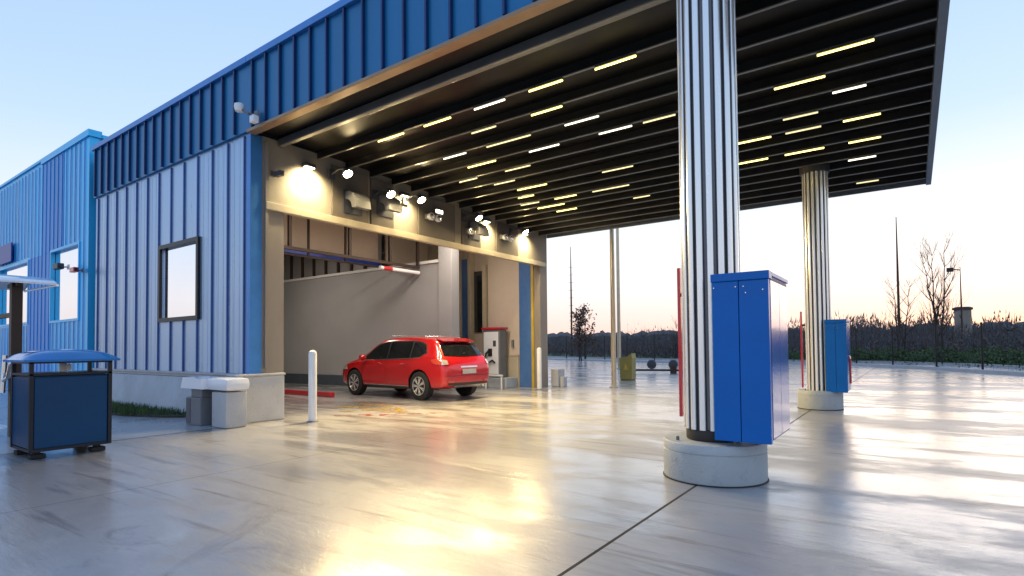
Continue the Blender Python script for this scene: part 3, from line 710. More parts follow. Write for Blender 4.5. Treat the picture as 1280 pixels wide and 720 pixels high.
ld.box(-bd-.07, .07, -.07, bw+.07, 1.222, 1.248); ld.build('lid', M['bin_lid'], t, True)
for x in (-bd+.10, -.12):
    for y in (.10, bw-.14):
        MB().box(x-.07, x+.07, y-.07, y+.09, 0.003, .06, bevel=.012).box(x-.03, x+.03, y-.03, y+.04, .06, .10).build('foot', M['rubber'], t)
MB().box(-.42, -.36, .40, .48, 1.08, 1.20, bevel=.01).box(-.36, -.33, .46, .52, 1.10, 1.18).build('hinge', M['white_plastic'], t)
# concrete block at the building corner
solo(MB().box(-10.28, XW+.05, 5.30, 6.20, 0.003, .86, bevel=.02).box(-10.31, XW+.08, 5.28, 6.205, .861, .90, bevel=.008), 'corner_block', M['block'], (-10.1, 5.8, 0), 'pale concrete block at the foot of the taupe corner pillar', 'concrete block')
t = thing('trash_can', (-9.80, 5.06, 0), 'pale grey trash can with rounded white lid against the corner block', 'trash can')
MB().box(-.22, .28, -.19, .19, .004, .62, bevel=.03).build('body', M['block'], t, True)
MB().box(-.36, .36, -.23, .21, .64, .86, bevel=.085).build('lid', M['white_plastic'], t, True)
t = thing('trash_can', (-10.52, 5.0, 0), 'boxy grey trash can with slanted white lid, left of the pale one', 'trash can')
MB().box(-.28, .26, -.20, .20, .004, .50, bevel=.015).build('body', M['grey_plastic'], t)
MB().box(-.275, -.12, -.206, -.201, .03, .48).build('dark_panel', M['darkgrey'], t)
MB().box(-.16, .24, -.17, .17, .501, .66, bevel=.01).build('neck', M['grey_plastic'], t)
MB().prism([(-.42, .66), (.40, .66), (.36, .84), (-.34, .86)], -.24, .24).build('lid', M['white_plastic'], t)
solo(MB().tube([(-10.22, 5.21, .01), (-10.22, 5.21, .66), (-10.22, 5.45, .70)], .022, 8), 'conduit', M['cap'], (-10.22, 5.3, 0), 'thin blue conduit between the two trash cans', 'conduit')

# vacuum station mast at far left
t = thing('vacuum_station', (-11.7, 2.6, 0), 'brown vacuum mast with frosted arched canopy and chrome fittings behind the navy bin', 'vacuum station')
MB().box(-.07, .07, -.07, .07, 0, 2.46, bevel=.01).build('mast', M['rust'], t)
MB().box(-1.4, .0, -.03, .03, 1.92, 1.99).box(-.35, .2, -.035, .035, 2.40, 2.46).build('arm', M['rust'], t)
b = MB(); n = 12
for yy in (-.45, .45): pass
P = []
for i in range(n+1):
    u = i/n; x = -1.5+1.8*u; z = 2.50+.15*math.sin(PI*u)**.8-.03*u
    P.append((x, z))
poly = P+[(x, z-.03) for x, z in P[::-1]]
b.prism(poly, -.45, .45); b.build('canopy_sheet', M['acrylic'], t)
MB().tube([(-1.5, -.45, 2.46), (.3, -.45, 2.44)], .02, 8).tube([(-1.5, .45, 2.46), (.3, .45, 2.44)], .02, 8).build('canopy_rim', M['alloy'], t, True)
MB().tube([(.08, -.05, 1.25), (.2, -.1, 1.15), (.16, -.12, .95), (.02, -.14, .9), (-.1, -.1, 1.0)], .03, 8).tube([(-.1, -.1, 1.3), (-.12, -.12, .7)], .035, 8).build('fittings', M['alloy'], t, True)
t2 = thing('litter_bin', (-11.25, 1.3, 0), 'second blue lidded litter bin cut by the left edge of the photo', 'litter bin')
MB().box(-.45, .1, -.4, .55, .05, 1.05, bevel=.01).build('body', M['bin'], t2); MB().box(-.5, .15, -.45, .62, 1.18, 1.30, bevel=.05).build('lid', M['bin_lid'], t2, True)
MB().box(-.44, -.40, -.38, -.34, 1.05, 1.18).box(.04, .08, .48, .52, 1.05, 1.18).box(.04, .08, -.38, -.34, 1.05, 1.18).build('lid_post', M['bin_frame'], t2)

# ------------------------------------------------------------------ car
def lerp(a, b, t): return a+(b-a)*t
def interp(tab, x):
    if x <= tab[0][0]: return tab[0][1:]
    for p, q in zip(tab, tab[1:]):
        if x <= q[0]:
            k = (x-p[0])/(q[0]-p[0]); return [lerp(a, c, k) for a, c in zip(p[1:], q[1:])]
    return tab[-1][1:]
#        x    zb   ztop  w     belt  roofedge-width factor
ST = [(0.00, .44, .80, .70, .72, .9), (.03, .38, .93, .80, .86, .9), (.09, .34, 1.02, .865, .96, .88), (.20, .31, 1.18, .895, 1.05, .84), (.34, .29, 1.36, .91, 1.09, .80),
      (.48, .28, 1.515, .918, 1.09, .75), (.62, .27, 1.595, .922, 1.085, .735), (.80, .26, 1.62, .925, 1.075, .73), (1.1, .25, 1.65, .93, 1.055, .73), (1.6, .24, 1.68, .93, 1.03, .74),
      (2.1, .24, 1.685, .93, 1.00, .75), (2.55, .24, 1.655, .93, .99, .75), (2.9, .24, 1.58, .93, .98, .755), (3.2, .24, 1.42, .93, .975, .77), (3.5, .24, 1.22, .925, .97, .80),
      (3.75, .25, 1.12, .92, .955, .84), (3.9, .25, 1.065, .915, .94, .86), (4.2, .26, 1.01, .90, .90, .86), (4.45, .27, .94, .86, .84, .86), (4.62, .28, .84, .78, .76, .86), (4.72, .32, .72, .66, .66, .86), (4.77, .40, .60, .50, .55, .86)]
def ring(zb, zt, w, zbelt, fr):
    zbelt = min(zbelt, zt-.04); gh = zt-zbelt; ed = zt-min(.10, gh*.35)
    wt = w*fr; wb = w*.955
    R = [(0, zb), (.55*w, zb), (.88*w, zb+.015), (.965*w, zb+.09), (.99*w, lerp(zb, zbelt, .38)), (w, lerp(zb, zbelt, .66)), (.99*w, lerp(zb, zbelt, .86)), (wb, zbelt),
         (lerp(wb, wt, .12), zbelt+(ed-zbelt)*.14), (lerp(wb, wt, .60), lerp(zbelt, ed, .6)), (wt, ed), (wt*.90, zt-(zt-ed)*.35), (wt*.6, zt-.012*min(1, gh*3)), (0, zt)]
    return R
bm = bmesh.new(); rings = []
for s in ST:
    R = ring(*s[1:]); full = [(y, z) for y, z in R]+[(-y, z) for y, z in R[-2:0:-1]]
    rings.append([bm.verts.new((s[0], y, z)) for y, z in full])
n = len(rings[0])
for a, c in zip(rings, rings[1:]):
    for k in range(n): bm.faces.new((a[k], a[(k+1) % n], c[(k+1) % n], c[k]))
bm.faces.new(rings[0][::-1]); bm.faces.new(rings[-1]); bmesh.ops.recalc_face_normals(bm, faces=bm.faces)
me = bpy.data.meshes.new('car_shell'); bm.to_mesh(me); bm.free(); me.materials.append(M['car_red']); me.materials.append(M['car_well'])
shell = bpy.data.objects.new('body', me); col.objects.link(shell)
md = shell.modifiers.new('s', 'SUBSURF'); md.levels = 2; md.render_levels = 2
WX = (.93, 3.80); WR = .372
cutters = []
for wx in WX:
    for sy in (-1, 1):
        c = MB().lathe([(.43, .0), (.43, .5)], n=48, axis='y'); o = c.build('cut', M['car_well']); o.location = (wx, sy*.62 if sy > 0 else -1.12, .375)
        cutters.append(o)
        m2 = shell.modifiers.new('b', 'BOOLEAN'); m2.operation = 'DIFFERENCE'; m2.solver = 'EXACT'; m2.object = o
        try: m2.material_mode = 'TRANSFER'
        except Exception: pass
bpy.context.view_layer.update()
dg = bpy.context.evaluated_depsgraph_get()
new = bpy.data.meshes.new_from_object(shell.evaluated_get(dg)); shell.modifiers.clear(); shell.data = new
for o in cutters: bpy.data.objects.remove(o)
for p in new.polygons: p.use_smooth = True
try: new.set_sharp_from_angle(angle=math.radians(35))
except Exception: pass
bmx = bmesh.new(); bmx.from_mesh(new); bvh = BVHTree.FromBMesh(bmx)
car = thing('parked_car', (0, 0, 0), 'red family car with silver wheels entering the wash bay', 'car')
shell.parent = car
def shoot(axis, u, v, sgn, off):
    if axis == 'y': o = Vector((u, sgn*3, v)); d = Vector((0, -sgn, 0))
    elif axis == 'x': o = Vector((sgn*8, u, v)); d = Vector((-sgn, 0, 0))
    else: o = Vector((u, v, 4)); d = Vector((0, 0, -1))
    h = bvh.ray_cast(o, d)
    if h[0] is None: return None
    return h[0]-d*off+(h[1] if h[1].dot(d) < 0 else -h[1])*off*.5
def patch(axis, bot, top, n, mm, sgn=1, off=.006):
    """skin over the body between two (u,v) polylines"""
    def at(pl, t):
        L = [0]
        for p, q in zip(pl, pl[1:]): L.append(L[-1]+math.hypot(q[0]-p[0], q[1]-p[1]))
        s = t*L[-1]
        for i in range(len(pl)-1):
            if s <= L[i+1]+1e-9:
                k = (s-L[i])/(L[i+1]-L[i]+1e-12); return (lerp(pl[i][0], pl[i+1][0], k), lerp(pl[i][1], pl[i+1][1], k))
        return pl[-1]
    m_ = MB(); G = []
    for i in range(n+1):
        a, c = at(bot, i/n), at(top, i/n); row = []
        for j in range(mm+1):
            p = shoot(axis, lerp(a[0], c[0], j/mm), lerp(a[1], c[1], j/mm), sgn, off)
            row.append(m_.bm.verts.new(p) if p else None)
        G.append(row)
    for i in range(n):
        for j in range(mm):
            q = [G[i][j], G[i+1][j], G[i+1][j+1], G[i][j+1]]
            if all(q): m_.bm.faces.new(q)
    return m_
for sg in (1, -1):
    patch('y', [(2.33, 1.055), (3.02, 1.045), (3.46, 1.04)], [(2.33, 1.53), (2.80, 1.47), (3.38, 1.12)], 16, 8, sg).build('side_window', M['glass_dark'], car, True)
    patch('y', [(1.36, 1.095), (2.27, 1.06)], [(1.36, 1.53), (2.27, 1.535)], 12, 8, sg).build('side_window', M['glass_dark'], car, True)
    patch('y', [(.74, 1.24), (.95, 1.135), (1.30, 1.10)], [(.86, 1.43), (1.0, 1.49), (1.30, 1.525)], 10, 8, sg).build('side_window', M['glass_dark'], car, True)
    patch('y', [(.70, 1.22), (.93, 1.11), (1.33, 1.075), (2.28, 1.04), (3.50, 1.03)], [(.82, 1.45), (1.0, 1.515), (1.33, 1.55), (2.28, 1.555), (2.84, 1.485), (3.42, 1.12)], 30, 8, sg, .003).build('pillar_trim', M['car_black'], car, True)
    patch('y', [(.90, 1.09), (3.55, 1.012)], [(.90, 1.10), (3.55, 1.022)], 24, 1, sg, .009).build('belt_trim', M['alloy'], car, True)
    for x0, x1 in ((1.325, 1.333), (2.292, 2.30), (3.40, 3.408)):
        patch('y', [(x0, .36), (x1, .36)], [(x0, 1.03), (x1, 1.03)], 1, 12, sg, .004).build('door_seam', M['car_black'], car)
    for x in (1.46, 2.44): MB().tube([(x, sg*.925, .93), (x+.02, sg*.952, .935), (x+.18, sg*.952, .935), (x+.20, sg*.925, .93)], .014, 8).build('door_handle', M['car_red'], car, True)
    patch('y', [(1.36, .26), (3.38, .26)], [(1.36, .345), (3.38, .345)], 20, 2, sg, .01).build('sill', M['car_black'], car, True)
    patch('y', [(1.36, .35), (3.38, .35)], [(1.36, .362), (3.38, .362)], 20, 1, sg, .012).build('sill_trim', M['alloy'], car, True)
    patch('y', [(.12, .92), (.30, .93), (.44, 1.0)], [(.14, 1.07), (.30, 1.08), (.46, 1.05)], 8, 5, sg, .012).build('tail_lamp', M['lamp_red'], car, True)
    patch('x', [(sg*.70, .93), (sg*.87, .92)], [(sg*.70, 1.03), (sg*.86, 1.06)], 8, 5, -1, .013).build('tail_lamp', M['lamp_clear'], car, True)
    patch('y', [(4.12, .76), (4.58, .72)], [(4.20, .87), (4.55, .82)], 8, 4, sg, .01).build('headlight', M['lamp_clear'], car, True)
    m_ = MB(); m_.lathe([(.0, -.10), (.07, -.08), (.085, 0), (.07, .07), (.02, .09)], (3.22, sg*1.03, 1.10), 14, 'y'); m_.tube([(3.26, sg*.90, 1.05), (3.24, sg*1.0, 1.09)], .025, 8); m_.build('wing_mirror', M['car_red'], car, True)
    MB().tube([(.95, sg*.60, 1.62), (1.05, sg*.60, 1.665), (2.4, sg*.60, 1.70), (2.52, sg*.60, 1.66)], .011, 8).build('roof_rail', M['alloy'], car, True)
    patch('x', [(sg*.55, .47), (sg*.74, .48)], [(sg*.55, .52), (sg*.74, .53)], 4, 2, -1, .012).build('reflector', M['lamp_red'], car, True)
patch('x', [(-.70, 1.15), (0, 1.12), (.70, 1.15)], [(-.60, 1.47), (0, 1.49), (.60, 1.47)], 20, 10, -1, .008).build('rear_window', M['glass_dark'], car, True)
patch('z', [(3.0, -.56), (3.64, -.72)], [(3.0, .56), (3.64, .72)], 8, 14, 1, .006).build('windscreen', M['glass_dark'], car, True)
patch('x', [(-.72, .40), (.72, .40)], [(-.72, .455), (.72, .455)], 16, 2, -1, .012).build('lower_bumper', M['car_black'], car, True)
patch('x', [(-.30, .84), (.30, .84)], [(-.30, .88), (.30, .88)], 10, 1, -1, .014).build('tailgate_trim', M['alloy'], car, True)
patch('x', [(-.25, .68), (.25, .68)], [(-.25, .80), (.25, .80)], 8, 2, -1, .013).build('number_plate', M['block'], car)
patch('x', [(-.80, .63), (.80, .63)], [(-.80, .642), (.80, .642)], 20, 1, -1, .008).build('bumper_seam', M['car_black'], car, True)
patch('x', [(-.50, .33), (.50, .33)], [(-.50, .395), (.50, .395)], 8, 2, -1, .014).build('skid_plate', M['alloy'], car, True)
MB().tube([(.19, .05, 1.19), (.235, -.10, 1.22), (.25, -.36, 1.23)], .01, 6).build('rear_wiper', M['car_black'], car)
sp_ = MB(); sp_.prism([(.36, 1.53), (.66, 1.607), (.66, 1.585), (.38, 1.505)], -.56, .56); sp_.build('roof_spoiler', M['car_red'], car, True)
MB().tube([(.12, -.52, .36), (.0, -.52, .35)], .03, 12).build('exhaust', M['alloy'], car, True)
patch('x', [(-.42, .5), (.42, .5)], [(-.42, .62), (.42, .62)], 10, 3, 1, .012).build('grille', M['car_black'], car)
for wx in WX:
    for sg in (1, -1):
        t = MB(); t.lathe([(.20, -.10), (.335, -.115), (WR, -.09), (WR, .09), (.335, .115), (.235, .108)], (wx, sg*.80, WR), 48, 'y')
        ty = t.build('wheel', M['rubber'], car, True)
        r = MB(); yo = sg*.914
        r.lathe([(.238, -.02), (.245, .006), (.225, .008), (.215, -.015)], (wx, yo, WR), 40, 'y')
        for k in range(7):
            a = 2*PI*k/7
            for da in (-.13, .13):
                p0 = Vector((wx+.05*math.cos(a), yo+sg*.0, WR+.05*math.sin(a))); p1 = Vector((wx+.225*math.cos(a+da), yo-sg*.004, WR+.225*math.sin(a+da)))
                r.tube([p0, p1], [.022, .017], 6)
        r.lathe([(.062, -.01), (.06, .012), (.03, .018)], (wx, yo, WR), 20, 'y')
        r.build('rim', M['alloy'], ty, True)
        MB().lathe([(.14, -.05), (.14, -.04)], (wx, sg*.875, WR), 24, 'y').build('brake_disc', M['grey_plastic'], ty)
bmx.free()
car.rotation_euler = (0, 0, PI)           # nose towards -X
car.location = (-9.36, 11.10, 0)
car.rotation_euler = (0, 0, PI+math.radians(-4.5))

# ------------------------------------------------------------------ beyond the canopy
def pole(loc, h, r, label, name='lamp_post', head=False):
    t = thing(name, loc, label, 'pole'); MB().tube([(0, 0, 0), (0, 0, h)], [r, r*.75], 12).build('shaft', M['pole'], t, True)
    MB().lathe([(r*1.8, 0.003), (r*1.8, .03), (r*1.2, .06)], n=16).build('base_plate', M['pole'], t)
    if head: MB().box(-.1, 1.0, -.12, .12, h-.05, h+.05, bevel=.02).build('lamp_head', M['darkgrey'], t)
    return t
pole((-7.92, 16.7, 0), 8.2, .085, 'golden lit lamp post nearest the canopy rear', head=True)
pole((-14.1, 30.5, 0), 13, .11, 'farther tan lamp post just right of the golden one', head=True)
t = thing('grit_bin', (-9.3, 20.9, 0), 'olive yellow plastic barrel with peaked top on the wet lot', 'grit bin')
MB().prism([(-.25, .02), (.25, .02), (.27, .86), (.25, 1.06), (.08, .94), (-.27, .88)], -.2, .2).build('body', M['olive'], t)
MB().prism([(-.10, .40), (.10, .40), (0, .66)], -.212, -.202).build('mark', M['yellow'], t)
MB().box(-.22, .22, -.18, .18, .0, .02).build('base', M['rubber'], t)
# low cart frame and three hose heads
t = thing('hose_caddy', (-10.6, 26.4, 0), 'low flat caddy of three dark wheels on the wet lot behind the column', 'caddy', rz=.25)
for k in range(3):
    MB().lathe([(.20, -.08), (.24, 0), (.20, .08)], (-1.0+k*1.05, .5, .42), 16, 'y').build('wheel', M['darkgrey'], t, True)
MB().tube([(-1.3, 0, .15), (1.9, 0, .15)], .05, 8).tube([(-1.0, 0, .15), (-1.0, .5, .42)], .03, 6).tube([(.05, 0, .15), (.05, .5, .42)], .03, 6).tube([(1.1, 0, .15), (1.1, .5, .42)], .03, 6).box(1.0, 1.3, -.1, .1, 0, .35).build('frame', M['rust'], t, True)
solo(MB().box(-9.93, -9.65, 16.05, 16.5, .003, .60, bevel=.03).box(-9.64, -9.5, 16.15, 16.4, .003, .34, bevel=.02), 'utility_box', M['block'], (-9.75, 16.3, 0), 'small pale utility box at the foot of the end pillar', 'utility box')

# fence beyond the kerb
def rowpts(pts, off):
    P = [Vector((x, y, 0)) for x, y in pts]; out = []
    for i, p in enumerate(P):
        tt = (P[min(i+1, len(P)-1)]-P[max(i-1, 0)]).normalized(); out.append(p+Vector((-tt.y, tt.x, 0))*off)
    return out
FP = rowpts([(-29.1, 48.9), (-20.5, 44.6), (-14.5, 42.3), (-8, 42.4), (-3.3, 40.5), (.4, 36.2), (3.6, 30.1), (9, 22.5), (16, 15)], .75)
fen = thing('wire_fence', tuple(FP[4]), 'thin dark wire fence along the kerb of the lot', 'fence')
wires = MB()
for a, c in zip(FP, FP[1:]):
    L = (c-a).length; k = max(1, round(L/3.6))
    for i in range(k):
        p = a.lerp(c, i/k); MB().tube([p, p+Vector((0, 0, 2.3))], .045, 8).build('post', M['black'], fen, off=FP[4])
    for z in (.3, .7, 1.1, 1.5, 1.9, 2.2): wires.tube([a+Vector((0, 0, z)), c+Vector((0, 0, z))], .006, 4, cap=False)
    m = int(L/.45)
    for i in range(m):
        p = a.lerp(c, i/m); wires.tube([p+Vector((0, 0, .05)), p+Vector((0, 0, 2.2))], .0035, 3, cap=False)
wires.build('wire', M['black'], fen, off=FP[4])

# ------------------------------------------------------------------ trees
def branch(mb, p, d, L, r, depth, tips, spread=.5, up=.12):
    nseg = 3; pts = [p]; rs = [r]; cur = p; dd = d.copy()
    for i in range(nseg):
        dd = (dd+Vector((random.uniform(-1, 1), random.uniform(-1, 1), random.uniform(-.3, .8)))*.14+Vector((0, 0, up))*.5).normalized()
        cur = cur+dd*L/nseg; pts.append(cur); rs.append(r*(1-.45*(i+1)/nseg))
    mb.tube(pts, rs, 6 if depth > 2 else (4 if depth > 1 else 3), cap=False)
    if depth == 0: tips.append(cur); return
    for k in range(random.choice((2, 3, 3, 4))):
        i = random.choice((1, 2, 3)); q = pts[i]
        nd = (dd+Vector((random.uniform(-1, 1), random.uniform(-1, 1), random.uniform(-.5, .7)))*spread*1.5).normalized()
        branch(mb, q, nd, L*random.uniform(.55, .8), rs[i]*.62, depth-1, tips, spread, up)
    if depth: tips.append(cur)
def bare_tree(loc, h, stems, label, seed, name='bare_tree', leaves=None, r=.12, group=None, depth=4, density=5, spread=.5, up=.12):
    random.seed(seed); t = thing(name, loc, label, 'tree', group); tr = MB(); cr = MB(); tips = []
    for s in range(stems):
        base = Vector((random.uniform(-.5, .5)*(stems > 1), random.uniform(-.4, .4)*(stems > 1), 0)); top = base+Vector((random.uniform(-.10, .10)*h, random.uniform(-.1, .1)*h, h*random.uniform(.78, .95)))
        n = 8; pts = [base.lerp(top, i/n)+Vector((random.uniform(-.05, .05), random.uniform(-.05, .05), 0))*(i > 0) for i in range(n+1)]
        tr.tube(pts, [r*(1-.85*i/n) for i in range(n+1)], 8)
        for i in range(2, n+1):
            for q in range(2 if i < n else 3):
                a = random.uniform(0, 2*PI); dd = Vector((math.cos(a)*spread*1.4, math.sin(a)*spread*1.4, random.uniform(.5, 1.1))).normalized()
                branch(cr, pts[i], dd, h*random.uniform(.12, .22)*(1.2-.5*i/n), r*(1-.8*i/n)*.5+.006, depth-2, tips, spread, up)
    t2 = tr.build('trunk', M['bark'], t, True); cr.build('crown', M['twig'], t)
    if leaves:
        lf = MB()
        for p in tips:
            for _ in range(density):
                c = p+Vector([random.gauss(0, .12) for _ in range(3)]); s = random.uniform(.06, .13)
                u = Vector([random.uniform(-1, 1) for _ in range(3)]).normalized()*s; v = Vector([random.uniform(-1, 1) for _ in range(3)]).normalized()*s
                lf.bm.faces.new([lf.bm.verts.new(c+w) for w in (-u, v, u, -v)])
        lf.build('leaves', M[leaves], t)
    return t
bare_tree((-25.5, 46.8, 0), 4.9, 3, 'russet leafed young tree right of the end pillar', 21, 'russet_tree', 'leaf_red', r=.07, density=2, spread=1.1)
bare_tree((1.0, 41.6, 0), 7.6, 3, 'tall multi-stemmed bare tree right of the far column', 22, r=.075, spread=.42, up=.3)
bare_tree((-.9, 43.5, 0), 5.6, 2, 'shorter bare tree left of the tall multi-stemmed one', 23, r=.06, spread=.5)
bare_tree((7.2, 48.0, 0), 4.6, 2, 'low rounded bare tree at the right beyond the water tower', 24, r=.07, spread=.75)
bare_tree((-30.5, 55.0, 0), 5.0, 2, 'small bare tree by the thin mast left of the golden pole', 25, r=.06)
bare_tree((-18.0, 52.0, 0), 4.2, 2, 'small bare tree between the poles and the near column', 27, r=.06)
# woodland belt beyond (one mass)
random.seed(31)
wd = MB(); wl = MB()
belt = rowpts([(-80, 84), (-40, 62), (-20.5, 51), (-8, 50), (1, 48), (9, 38), (24, 27), (60, 8)], 0)
for layer, (dist, hh, cnt, w) in enumerate(((5, 2.0, 1500, .07), (12, 2.7, 1700, .10), (24, 3.7, 1700, .14), (45, 5.3, 1500, .22))):
    for i in range(cnt):
        s = random.random()*(len(belt)-1); j = int(s); p = belt[j].lerp(belt[j+1], s-j)
        n_ = (belt[min(j+1, len(belt)-1)]-belt[j]).normalized(); nn = Vector((-n_.y, n_.x, 0)); p = p+nn*(dist+random.gauss(0, 2+dist*.12))
        h = hh*random.uniform(.70, 1.0)*(1+.12*math.sin(p.x*.31+layer)+.1*math.sin(p.x*.83))
        if random.random() < .02: h *= 1.15
        a = random.uniform(0, PI); dx = Vector((math.cos(a), math.sin(a), 0))
        lean = Vector((random.uniform(-.3, .3), random.uniform(-.3, .3), 0))
        wd.bm.faces.new([wd.bm.verts.new(q) for q in (p-dx*w*.4, p+dx*w*.4, p+lean+Vector((0, 0, h)))])
        for _ in range(14):
            q = p+lean*.6+Vector((random.gauss(0, .32+dist*.02), random.gauss(0, .32), h*random.uniform(.05, .9)))
            d = Vector((random.uniform(-1, 1), random.uniform(-1, 1), random.uniform(.2, 1.6))).normalized()*random.uniform(.25, .6)*(1+dist*.02)
            e = Vector((random.uniform(-1, 1), random.uniform(-1, 1), random.uniform(-1, 1))).normalized()*w*random.uniform(.3, 1.3)
            tgt = wl if (random.random() < .3 and q.z < h*.6) else wd
            if q.z > h*.6: e = e*.45; d = Vector((d.x*.5, d.y*.5, abs(d.z)))
            tgt.bm.faces.new([tgt.bm.verts.new(z) for z in (q-e, q+e, q+d)])
tag(wd.build('woodland', M['wood_mass']), 'dark leafless woodland belt along the horizon', 'woodland', kind='stuff')
tag(wl.build('undergrowth', M['leaf_red']), 'russet undergrowth among the bare woodland', 'undergrowth', kind='stuff')
# dense hill of far wood behind the belt
b = MB(); random.seed(5); prev = None
for k in range(601):
    a = math.radians(-75+150*k/600); R_ = 125; x, y = math.sin(a)*R_*1.2-5, math.cos(a)*R_
    h = 4.7+.25*math.sin(k*.35)+.2*math.sin(k*.93+1)+random.uniform(-.35, .35)
    row = [b.bm.verts.new((x, y, -.05)), b.bm.verts.new((x*1.01, y*1.01, h*.8)), b.bm.verts.new((x*1.05, y*1.05, h)), b.bm.verts.new((x*1.4, y*1.4, h*.9)), b.bm.verts.new((x*1.5, y*1.5, -.05))]
    if prev:
        for j in range(4): b.bm.faces.new((prev[j], prev[j+1], row[j+1], row[j]))
    prev = row
tag(b.build('hills', M['wood_mass']), kind='structure')
# green shrubs strip at right
b = MB(); random.seed(8)
gp = rowpts([(-8, 46.5), (-2, 44.6), (3, 39.5), (7, 33.2), (15, 23), (30, 9)], 1.2)
for i in range(34000):
    s = random.random()*(len(gp)-1); j = int(s); p = gp[j].lerp(gp[j+1], s-j)+Vector((random.gauss(0, 1.3), random.gauss(0, 1.3), 0))
    h = .9*(.6+.4*math.sin(p.x*1.3)*math.cos(p.y*1.1)+.3)*random.random()**.6
    c = p+Vector((0, 0, h)); u = Vector([random.uniform(-1, 1) for _ in range(3)]).normalized()*.06; v = Vector([random.uniform(-1, 1) for _ in range(3)]).normalized()*.06
    b.bm.faces.new([b.bm.verts.new(q) for q in (c-u, c+v, c+u, c-v)])
tag(b.build('ground_cover', M['leaf_green']), 'low dark green ground cover behind the fence at right', 'ground cover', kind='stuff')
# masts and tower
def mast(loc, h, r, label, kind):
    t = thing('radio_mast', loc, label, 'mast'); MB().tube([(0, 0, 0), (0, 0, h*.6), (0, 0, h)], [r, r*.7, r*.25], 8).build('shaft', M['rust'], t, True)
    if kind == 'cam':
        MB().tube([(0, 0, h-.25), (-.55, 0, h-.15)], .05, 6).box(-.95, -.45, -.18, .18, h-.35, h-.0, bevel=.03).build('camera_head', M['black'], t)
    elif kind == 'rungs':
        m_ = MB()
        for k in range(9): m_.tube([(-.35, 0, h*.25+k*h*.07), (.35, 0, h*.25+k*h*.07)], .02, 4)
        m_.build('rung', M['rust'], t)
    return t
mast((-40.3, 71, 0), 16, .16, 'thin lattice mast left of the golden lamp post', 'rungs')
mast((-.9, 62.0, 0), 13, .13, 'tall thin mast right of the far column', 'plain')
mast((3.6, 62.5, 0), 8.0, .09, 'mast with a small camera head at right', 'cam')
t = thing('water_tower', (4.15, 70.5, 0), 'squat dark tower with flat cap above the woods at right', 'tower')
MB().lathe([(.68, 0), (.68, 4.6)], n=20).build('drum', M['taupe'], t, True); MB().lathe([(.80, 4.601), (.82, 4.8), (.6, 4.9)], n=20).build('cap', M['wood_mass'], t, True)

# ------------------------------------------------------------------ sky and sun
w = bpy.data.worlds.new('World'); scene.world = w; w.use_nodes = True
nt = w.node_tree; N = nt.nodes; L = nt.links; bg = N['Background']
SUN_EL, SUN_AZ = math.radians(3.0), math.radians(6.0)
sky = N.new('ShaderNodeTexSky'); sky.sky_type = 'NISHITA'; sky.sun_disc = False; sky.sun_elevation = SUN_EL; sky.sun_rotation = SUN_AZ
sky.altitude = 100; sky.air_density = 1.0; sky.dust_density = .6; sky.ozone_density = 1.5
# dusk glow: the Nishita sky is brightened by an elevation gradient, warmer toward the sunset side
tc = N.new('ShaderNodeTexCoord'); sx = N.new('ShaderNodeSeparateXYZ'); L.new(tc.outputs['Generated'], sx.inputs[0])
def ramp(stops):
    r = N.new('ShaderNodeValToRGB'); e = r.color_ramp.elements
    e[0].position, e[0].color = stops[0][0], (*stops[0][1], 1); e[1].position, e[1].color = stops[-1][0], (*stops[-1][1], 1)
    for p, c in stops[1:-1]: q = e.new(p); q.color = (*c, 1)
    L.new(sx.outputs[2], r.inputs[0]); return r.outputs[0]
west = ramp([(0.0, (1.0, .56, .48)), (.03, (1.0, .74, .69)), (.09, (1.0, .90, .90)), (.17, (.97, .98, 1.0)), (.32, (.60, .78, 1.0)), (.60, (.40, .60, .96)), (1.0, (.30, .48, .88))])
east = ramp([(0.0, (.80, .72, .74)), (.08, (.88, .84, .88)), (.20, (.66, .80, 1.0)), (.40, (.42, .62, .97)), (.65, (.34, .54, .92)), (1.0, (.30, .48, .88))])
az = N.new('ShaderNodeMapRange'); az.inputs[1].default_value = -.5; az.inputs[2].default_value = .75; az.interpolation_type = 'SMOOTHSTEP'
L.new(sx.outputs[1], az.inputs[0])
mx = N.new('ShaderNodeMix'); mx.data_type = 'RGBA'; L.new(az.outputs[0], mx.inputs[0]); L.new(east, mx.inputs[6]); L.new(west, mx.inputs[7])
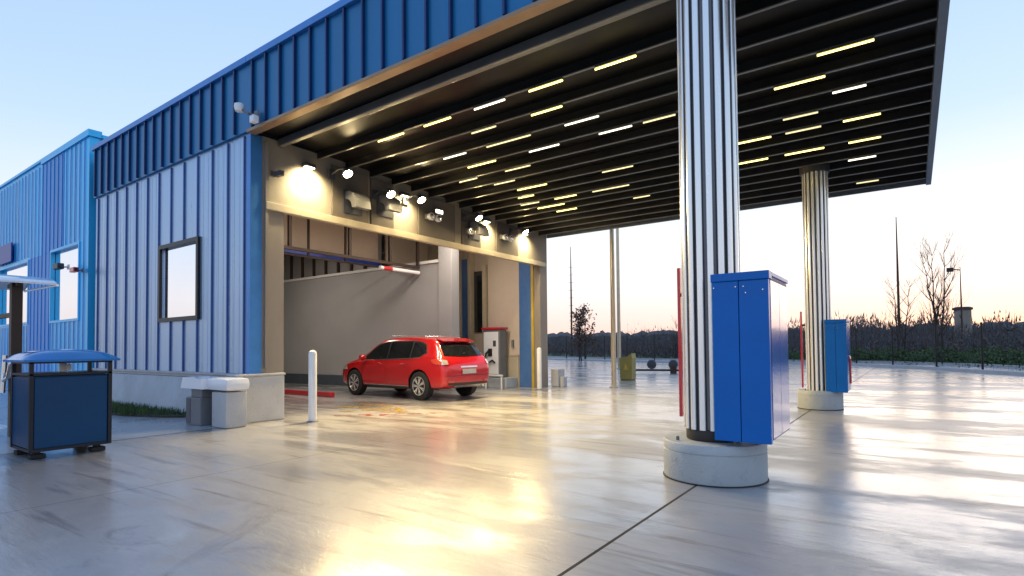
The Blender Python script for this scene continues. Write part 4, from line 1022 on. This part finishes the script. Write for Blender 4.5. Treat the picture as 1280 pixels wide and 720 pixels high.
sc_ = N.new('ShaderNodeVectorMath'); sc_.operation = 'SCALE'; sc_.inputs['Scale'].default_value = 5.7; L.new(mx.outputs[2], sc_.inputs[0])
ad = N.new('ShaderNodeVectorMath'); ad.operation = 'ADD'; L.new(sc_.outputs[0], ad.inputs[0])
s2 = N.new('ShaderNodeVectorMath'); s2.operation = 'SCALE'; s2.inputs['Scale'].default_value = .12; L.new(sky.outputs[0], s2.inputs[0]); L.new(s2.outputs[0], ad.inputs[1])
L.new(ad.outputs[0], bg.inputs['Color']); bg.inputs['Strength'].default_value = .15
sd = bpy.data.lights.new('sun', 'SUN'); sd.energy = .3; sd.angle = math.radians(28); sd.color = (1, .78, .58)
so = bpy.data.objects.new('sun', sd); col.objects.link(so)
dirv = Vector((math.sin(SUN_AZ)*math.cos(SUN_EL), math.cos(SUN_AZ)*math.cos(SUN_EL), math.sin(SUN_EL)))
so.rotation_euler = (-dirv).to_track_quat('-Z', 'Y').to_euler(); so.location = (0, 0, 30)

# ------------------------------------------------------------------ camera
H, F, YAW, PT, RL, HZ = 1.35, 695., math.radians(35.7), math.radians(1.6), math.radians(-.55), 434.
fw = Vector((-math.sin(YAW)*math.cos(PT), math.cos(YAW)*math.cos(PT), math.sin(PT)))
rt = Vector((math.cos(YAW), math.sin(YAW), 0)); up = rt.cross(fw)
rt2 = rt*math.cos(RL)+up*math.sin(RL); up2 = up*math.cos(RL)-rt*math.sin(RL)
CY = HZ-F*math.tan(PT)
cd = bpy.data.cameras.new('camera'); cd.sensor_width = 36; cd.lens = F/1280*36; cd.shift_y = (CY-360)/1280; cd.clip_end = 3000; cd.clip_start = .05
co = bpy.data.objects.new('camera', cd); col.objects.link(co)
mw = Matrix((rt2, up2, -fw)).transposed().to_4x4(); mw.translation = (0, 0, H); co.matrix_world = mw
scene.camera = co
vs_ = scene.view_settings; vs_.view_transform = 'Standard'; vs_.look = 'None'; vs_.gamma = 1; vs_.exposure = 0.32
scene.cycles.max_bounces = 8; scene.cycles.glossy_bounces = 4; scene.cycles.sample_clamp_indirect = 6
